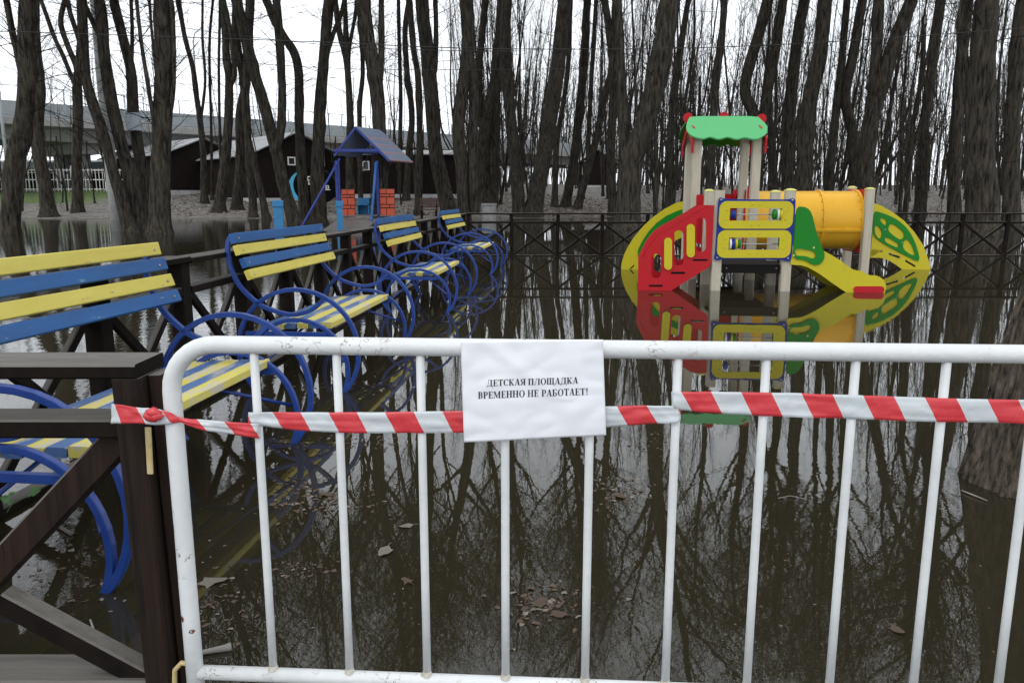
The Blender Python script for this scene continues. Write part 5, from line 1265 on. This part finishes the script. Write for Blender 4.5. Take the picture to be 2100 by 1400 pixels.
# ------------------------------------------------------------------ floating leaves, sticks and debris
def leaf_mesh(seed, mat):
    r = random.Random(seed); n = 11; ring = []
    for i in range(n):
        a = 2*math.pi*i/n; rr = 1 + .28*math.cos(5*a) * (1 if seed % 2 else .3) + r.uniform(-.12, .12)
        ring.append((rr*math.cos(a)*1.25, rr*math.sin(a)*.8, .14*math.sin(2*a + seed) + r.uniform(0, .12)))
    b = MB(); b.add([(0, 0, .0)] + ring, [(0, i+1, (i+1) % n + 1) for i in range(n)])
    b.tube([(1.1, 0, .05), (1.7, .1, .12), (2.2, .0, .1)], .05, 4); return b.mesh('floating_leaf', mat, True)
LM = [leaf_mesh(i, M['leaf'] if i % 3 else M['leaf2']) for i in range(6)]
big = [(790, 1130, .030, 'palest broad leaf, floating between the third and fourth barrier bars'), (1105, 1236, .028, 'brown leaf in the drift floating behind the bar right of the notice'), (1148, 1258, .022, 'small brown leaf at the edge of the drift behind the notice bars'),
       (437, 1192, .036, 'orange-brown leaf under water behind the first barrier gap'), (1268, 1016, .028, 'dark curled leaf below the notice corner'), (668, 1014, .026, 'orange leaf on the debris raft beside the kerb'), (832, 1078, .022, 'small pale leaf above the palest broad leaf'), (835, 1190, .02, 'tiny brown leaf below the palest broad leaf'), (1840, 1290, .02, 'tiny pale leaf near the trunk reflection on the right')]
for i, (px, py, s, lab) in enumerate(big):
    p = G(px, py, .004); o = obj('floating_leaf', LM[i % 6], None); o.location = p; o.scale = (s, s, s); o.rotation_euler = (0, 0, RND.uniform(0, 6.28)); tag(o, lab, 'leaf', 'leaves floating on the flood')
b = MB(); r = random.Random(9)
def debris(px, py, s):
    p = G(px, py, .001); a = r.uniform(0, 6.28); n = 7; el = r.uniform(.3, .9); ca, sa = math.cos(a), math.sin(a); ring = []
    for i in range(n):
        th = 2*math.pi*i/n; x_ = s*math.cos(th)*r.uniform(.8, 1.25); y_ = s*el*math.sin(th)*r.uniform(.8, 1.25); ring.append(p + Vector((x_*ca - y_*sa, x_*sa + y_*ca, abs(math.sin(th))*s*r.uniform(0, .6) - .001)))
    b.add([p + Vector((0, 0, s*.2))] + ring, [(0, i+1, (i+1) % n + 1) for i in range(n)], r.choice((0, 0, 0, 0, 0, 1)))
for cx, cy, n, sx, sy, s in ((650, 1025, 90, 55, 16, .012), (610, 912, 40, 40, 8, .010), (760, 905, 40, 40, 8, .010), (1110, 1240, 40, 45, 18, .013), (1262, 1010, 36, 35, 14, .012), (880, 640, 60, 70, 10, .012), (1345, 905, 20, 25, 8, .012), (430, 1230, 40, 35, 40, .010), (620, 1165, 30, 40, 8, .009), (600, 985, 22, 30, 14, .010), (150, 1190, 40, 60, 40, .010), (730, 800, 40, 40, 12, .012), (1000, 625, 30, 50, 8, .014), (1180, 525, 120, 220, 3, .03), (2010, 523, 40, 90, 3, .03), (1420, 527, 50, 130, 3, .03)):
    for i in range(n*2): debris(r.gauss(cx, sx*1.2), r.gauss(cy, sy*1.2), s*r.uniform(.25, 1.15))
for i in range(260):
    py = 560 + 840*r.random()**1.4; debris(r.uniform(380, 2060), py, r.uniform(.002, .006) * (1.6 if py < 750 else 1))
tag(b.build('floating_debris', [M['leaf'], M['leaf2']], None, fix=False), 'flecks of leaf and bark floating on the flood water', 'debris', kind='stuff')
def stick(pts, rr, label, mat='stick'):
    P = [G(x, y, .008) for x, y in pts]; o0 = P[0]; b = MB(); b.tube([p - o0 for p in P], rr, 6); o = b.build('stick', M[mat], None, True); o.location = o0; tag(o, label, 'stick', 'sticks floating on the flood')
stick([(385, 1346), (420, 1336), (462, 1328), (474, 1325)], [.006, .007, .010, .012], 'pale peeled stick floating beside the foot of the barrier post')
stick([(1596, 1021), (1620, 1016), (1650, 1022)], [.0012, .0014, .001], 'thin pale twig floating left of the near tree')
stick([(1972, 1005), (1995, 1014), (2025, 1026)], [.002, .003, .0015], 'pale twig lying against the roots of the near tree')
stick([(185, 1270), (192, 1290), (196, 1300)], [.003, .003, .002], 'short pale twig behind the low brace of the stained fence bay')
stick([(90, 1062), (120, 1078), (146, 1094)], [.008, .008, .007], 'grey lath floating under the yellow-topped bench', 'wood_grey')
# drift of dead leaves on the shore
b = MB(); r = random.Random(21)
for i in range(9000):
    px = r.gauss(1170, 90) if i < 1500 else r.uniform(330, 2000); D = r.uniform(47, 66); x = (px-1050)/FPX*D; z = zg(x, D)
    if z < .01: continue
    s = r.uniform(.05, .11); a = r.uniform(0, 6.28); p = Vector((x, D, z + .015))
    b.add([p + Vector((s*math.cos(a + k*1.57), s*math.sin(a + k*1.57), r.uniform(0, .07))) for k in range(4)], [(0, 1, 2, 3)], r.choice((0, 0, 1)))
tag(b.build('leaf_litter', [M['litter'], M['litter2']], None, fix=False), 'fallen brown leaves covering the far bank', 'leaf litter', kind='stuff')
# a sprig of green leaves at the fence foot
b = MB(); p0 = W(35, 1020, 2.35); p0.z = .02; r = random.Random(2)
iv = thing('ground_ivy', 'green ground ivy sprig at the foot of the fence post', 'plant', (p0.x, p0.y, -.02)); O_ = Vector(iv.location)
for px, py in ((16, 1018), (12, 1026), (24, 1012), (22, 1030), (66, 1008), (73, 1002), (62, 1014), (70, 1012), (8, 1020), (78, 1008)):
    q = W(px, py, 2.42 + r.uniform(-.03, .03)) - O_; s = r.uniform(.008, .013); n_v = Vector((r.uniform(-.5, .5), -.5, 1)).normalized(); a_ = n_v.orthogonal().normalized(); c_ = n_v.cross(a_)
    b = MB(); b.add([q + a_*(s*math.cos(k*.785)*(1 + .25*math.cos(3*k*.785))) + c_*(s*math.sin(k*.785)) for k in range(8)], [tuple(range(8))]); b.build('leaf', M['ivy'], iv, fix=False)
b = MB(); b.tube([W(14, 1050, 2.42) - O_, W(30, 1026, 2.42) - O_, W(70, 1014, 2.42) - O_], .0015, 5); b.build('stem', M['ivy'], iv)
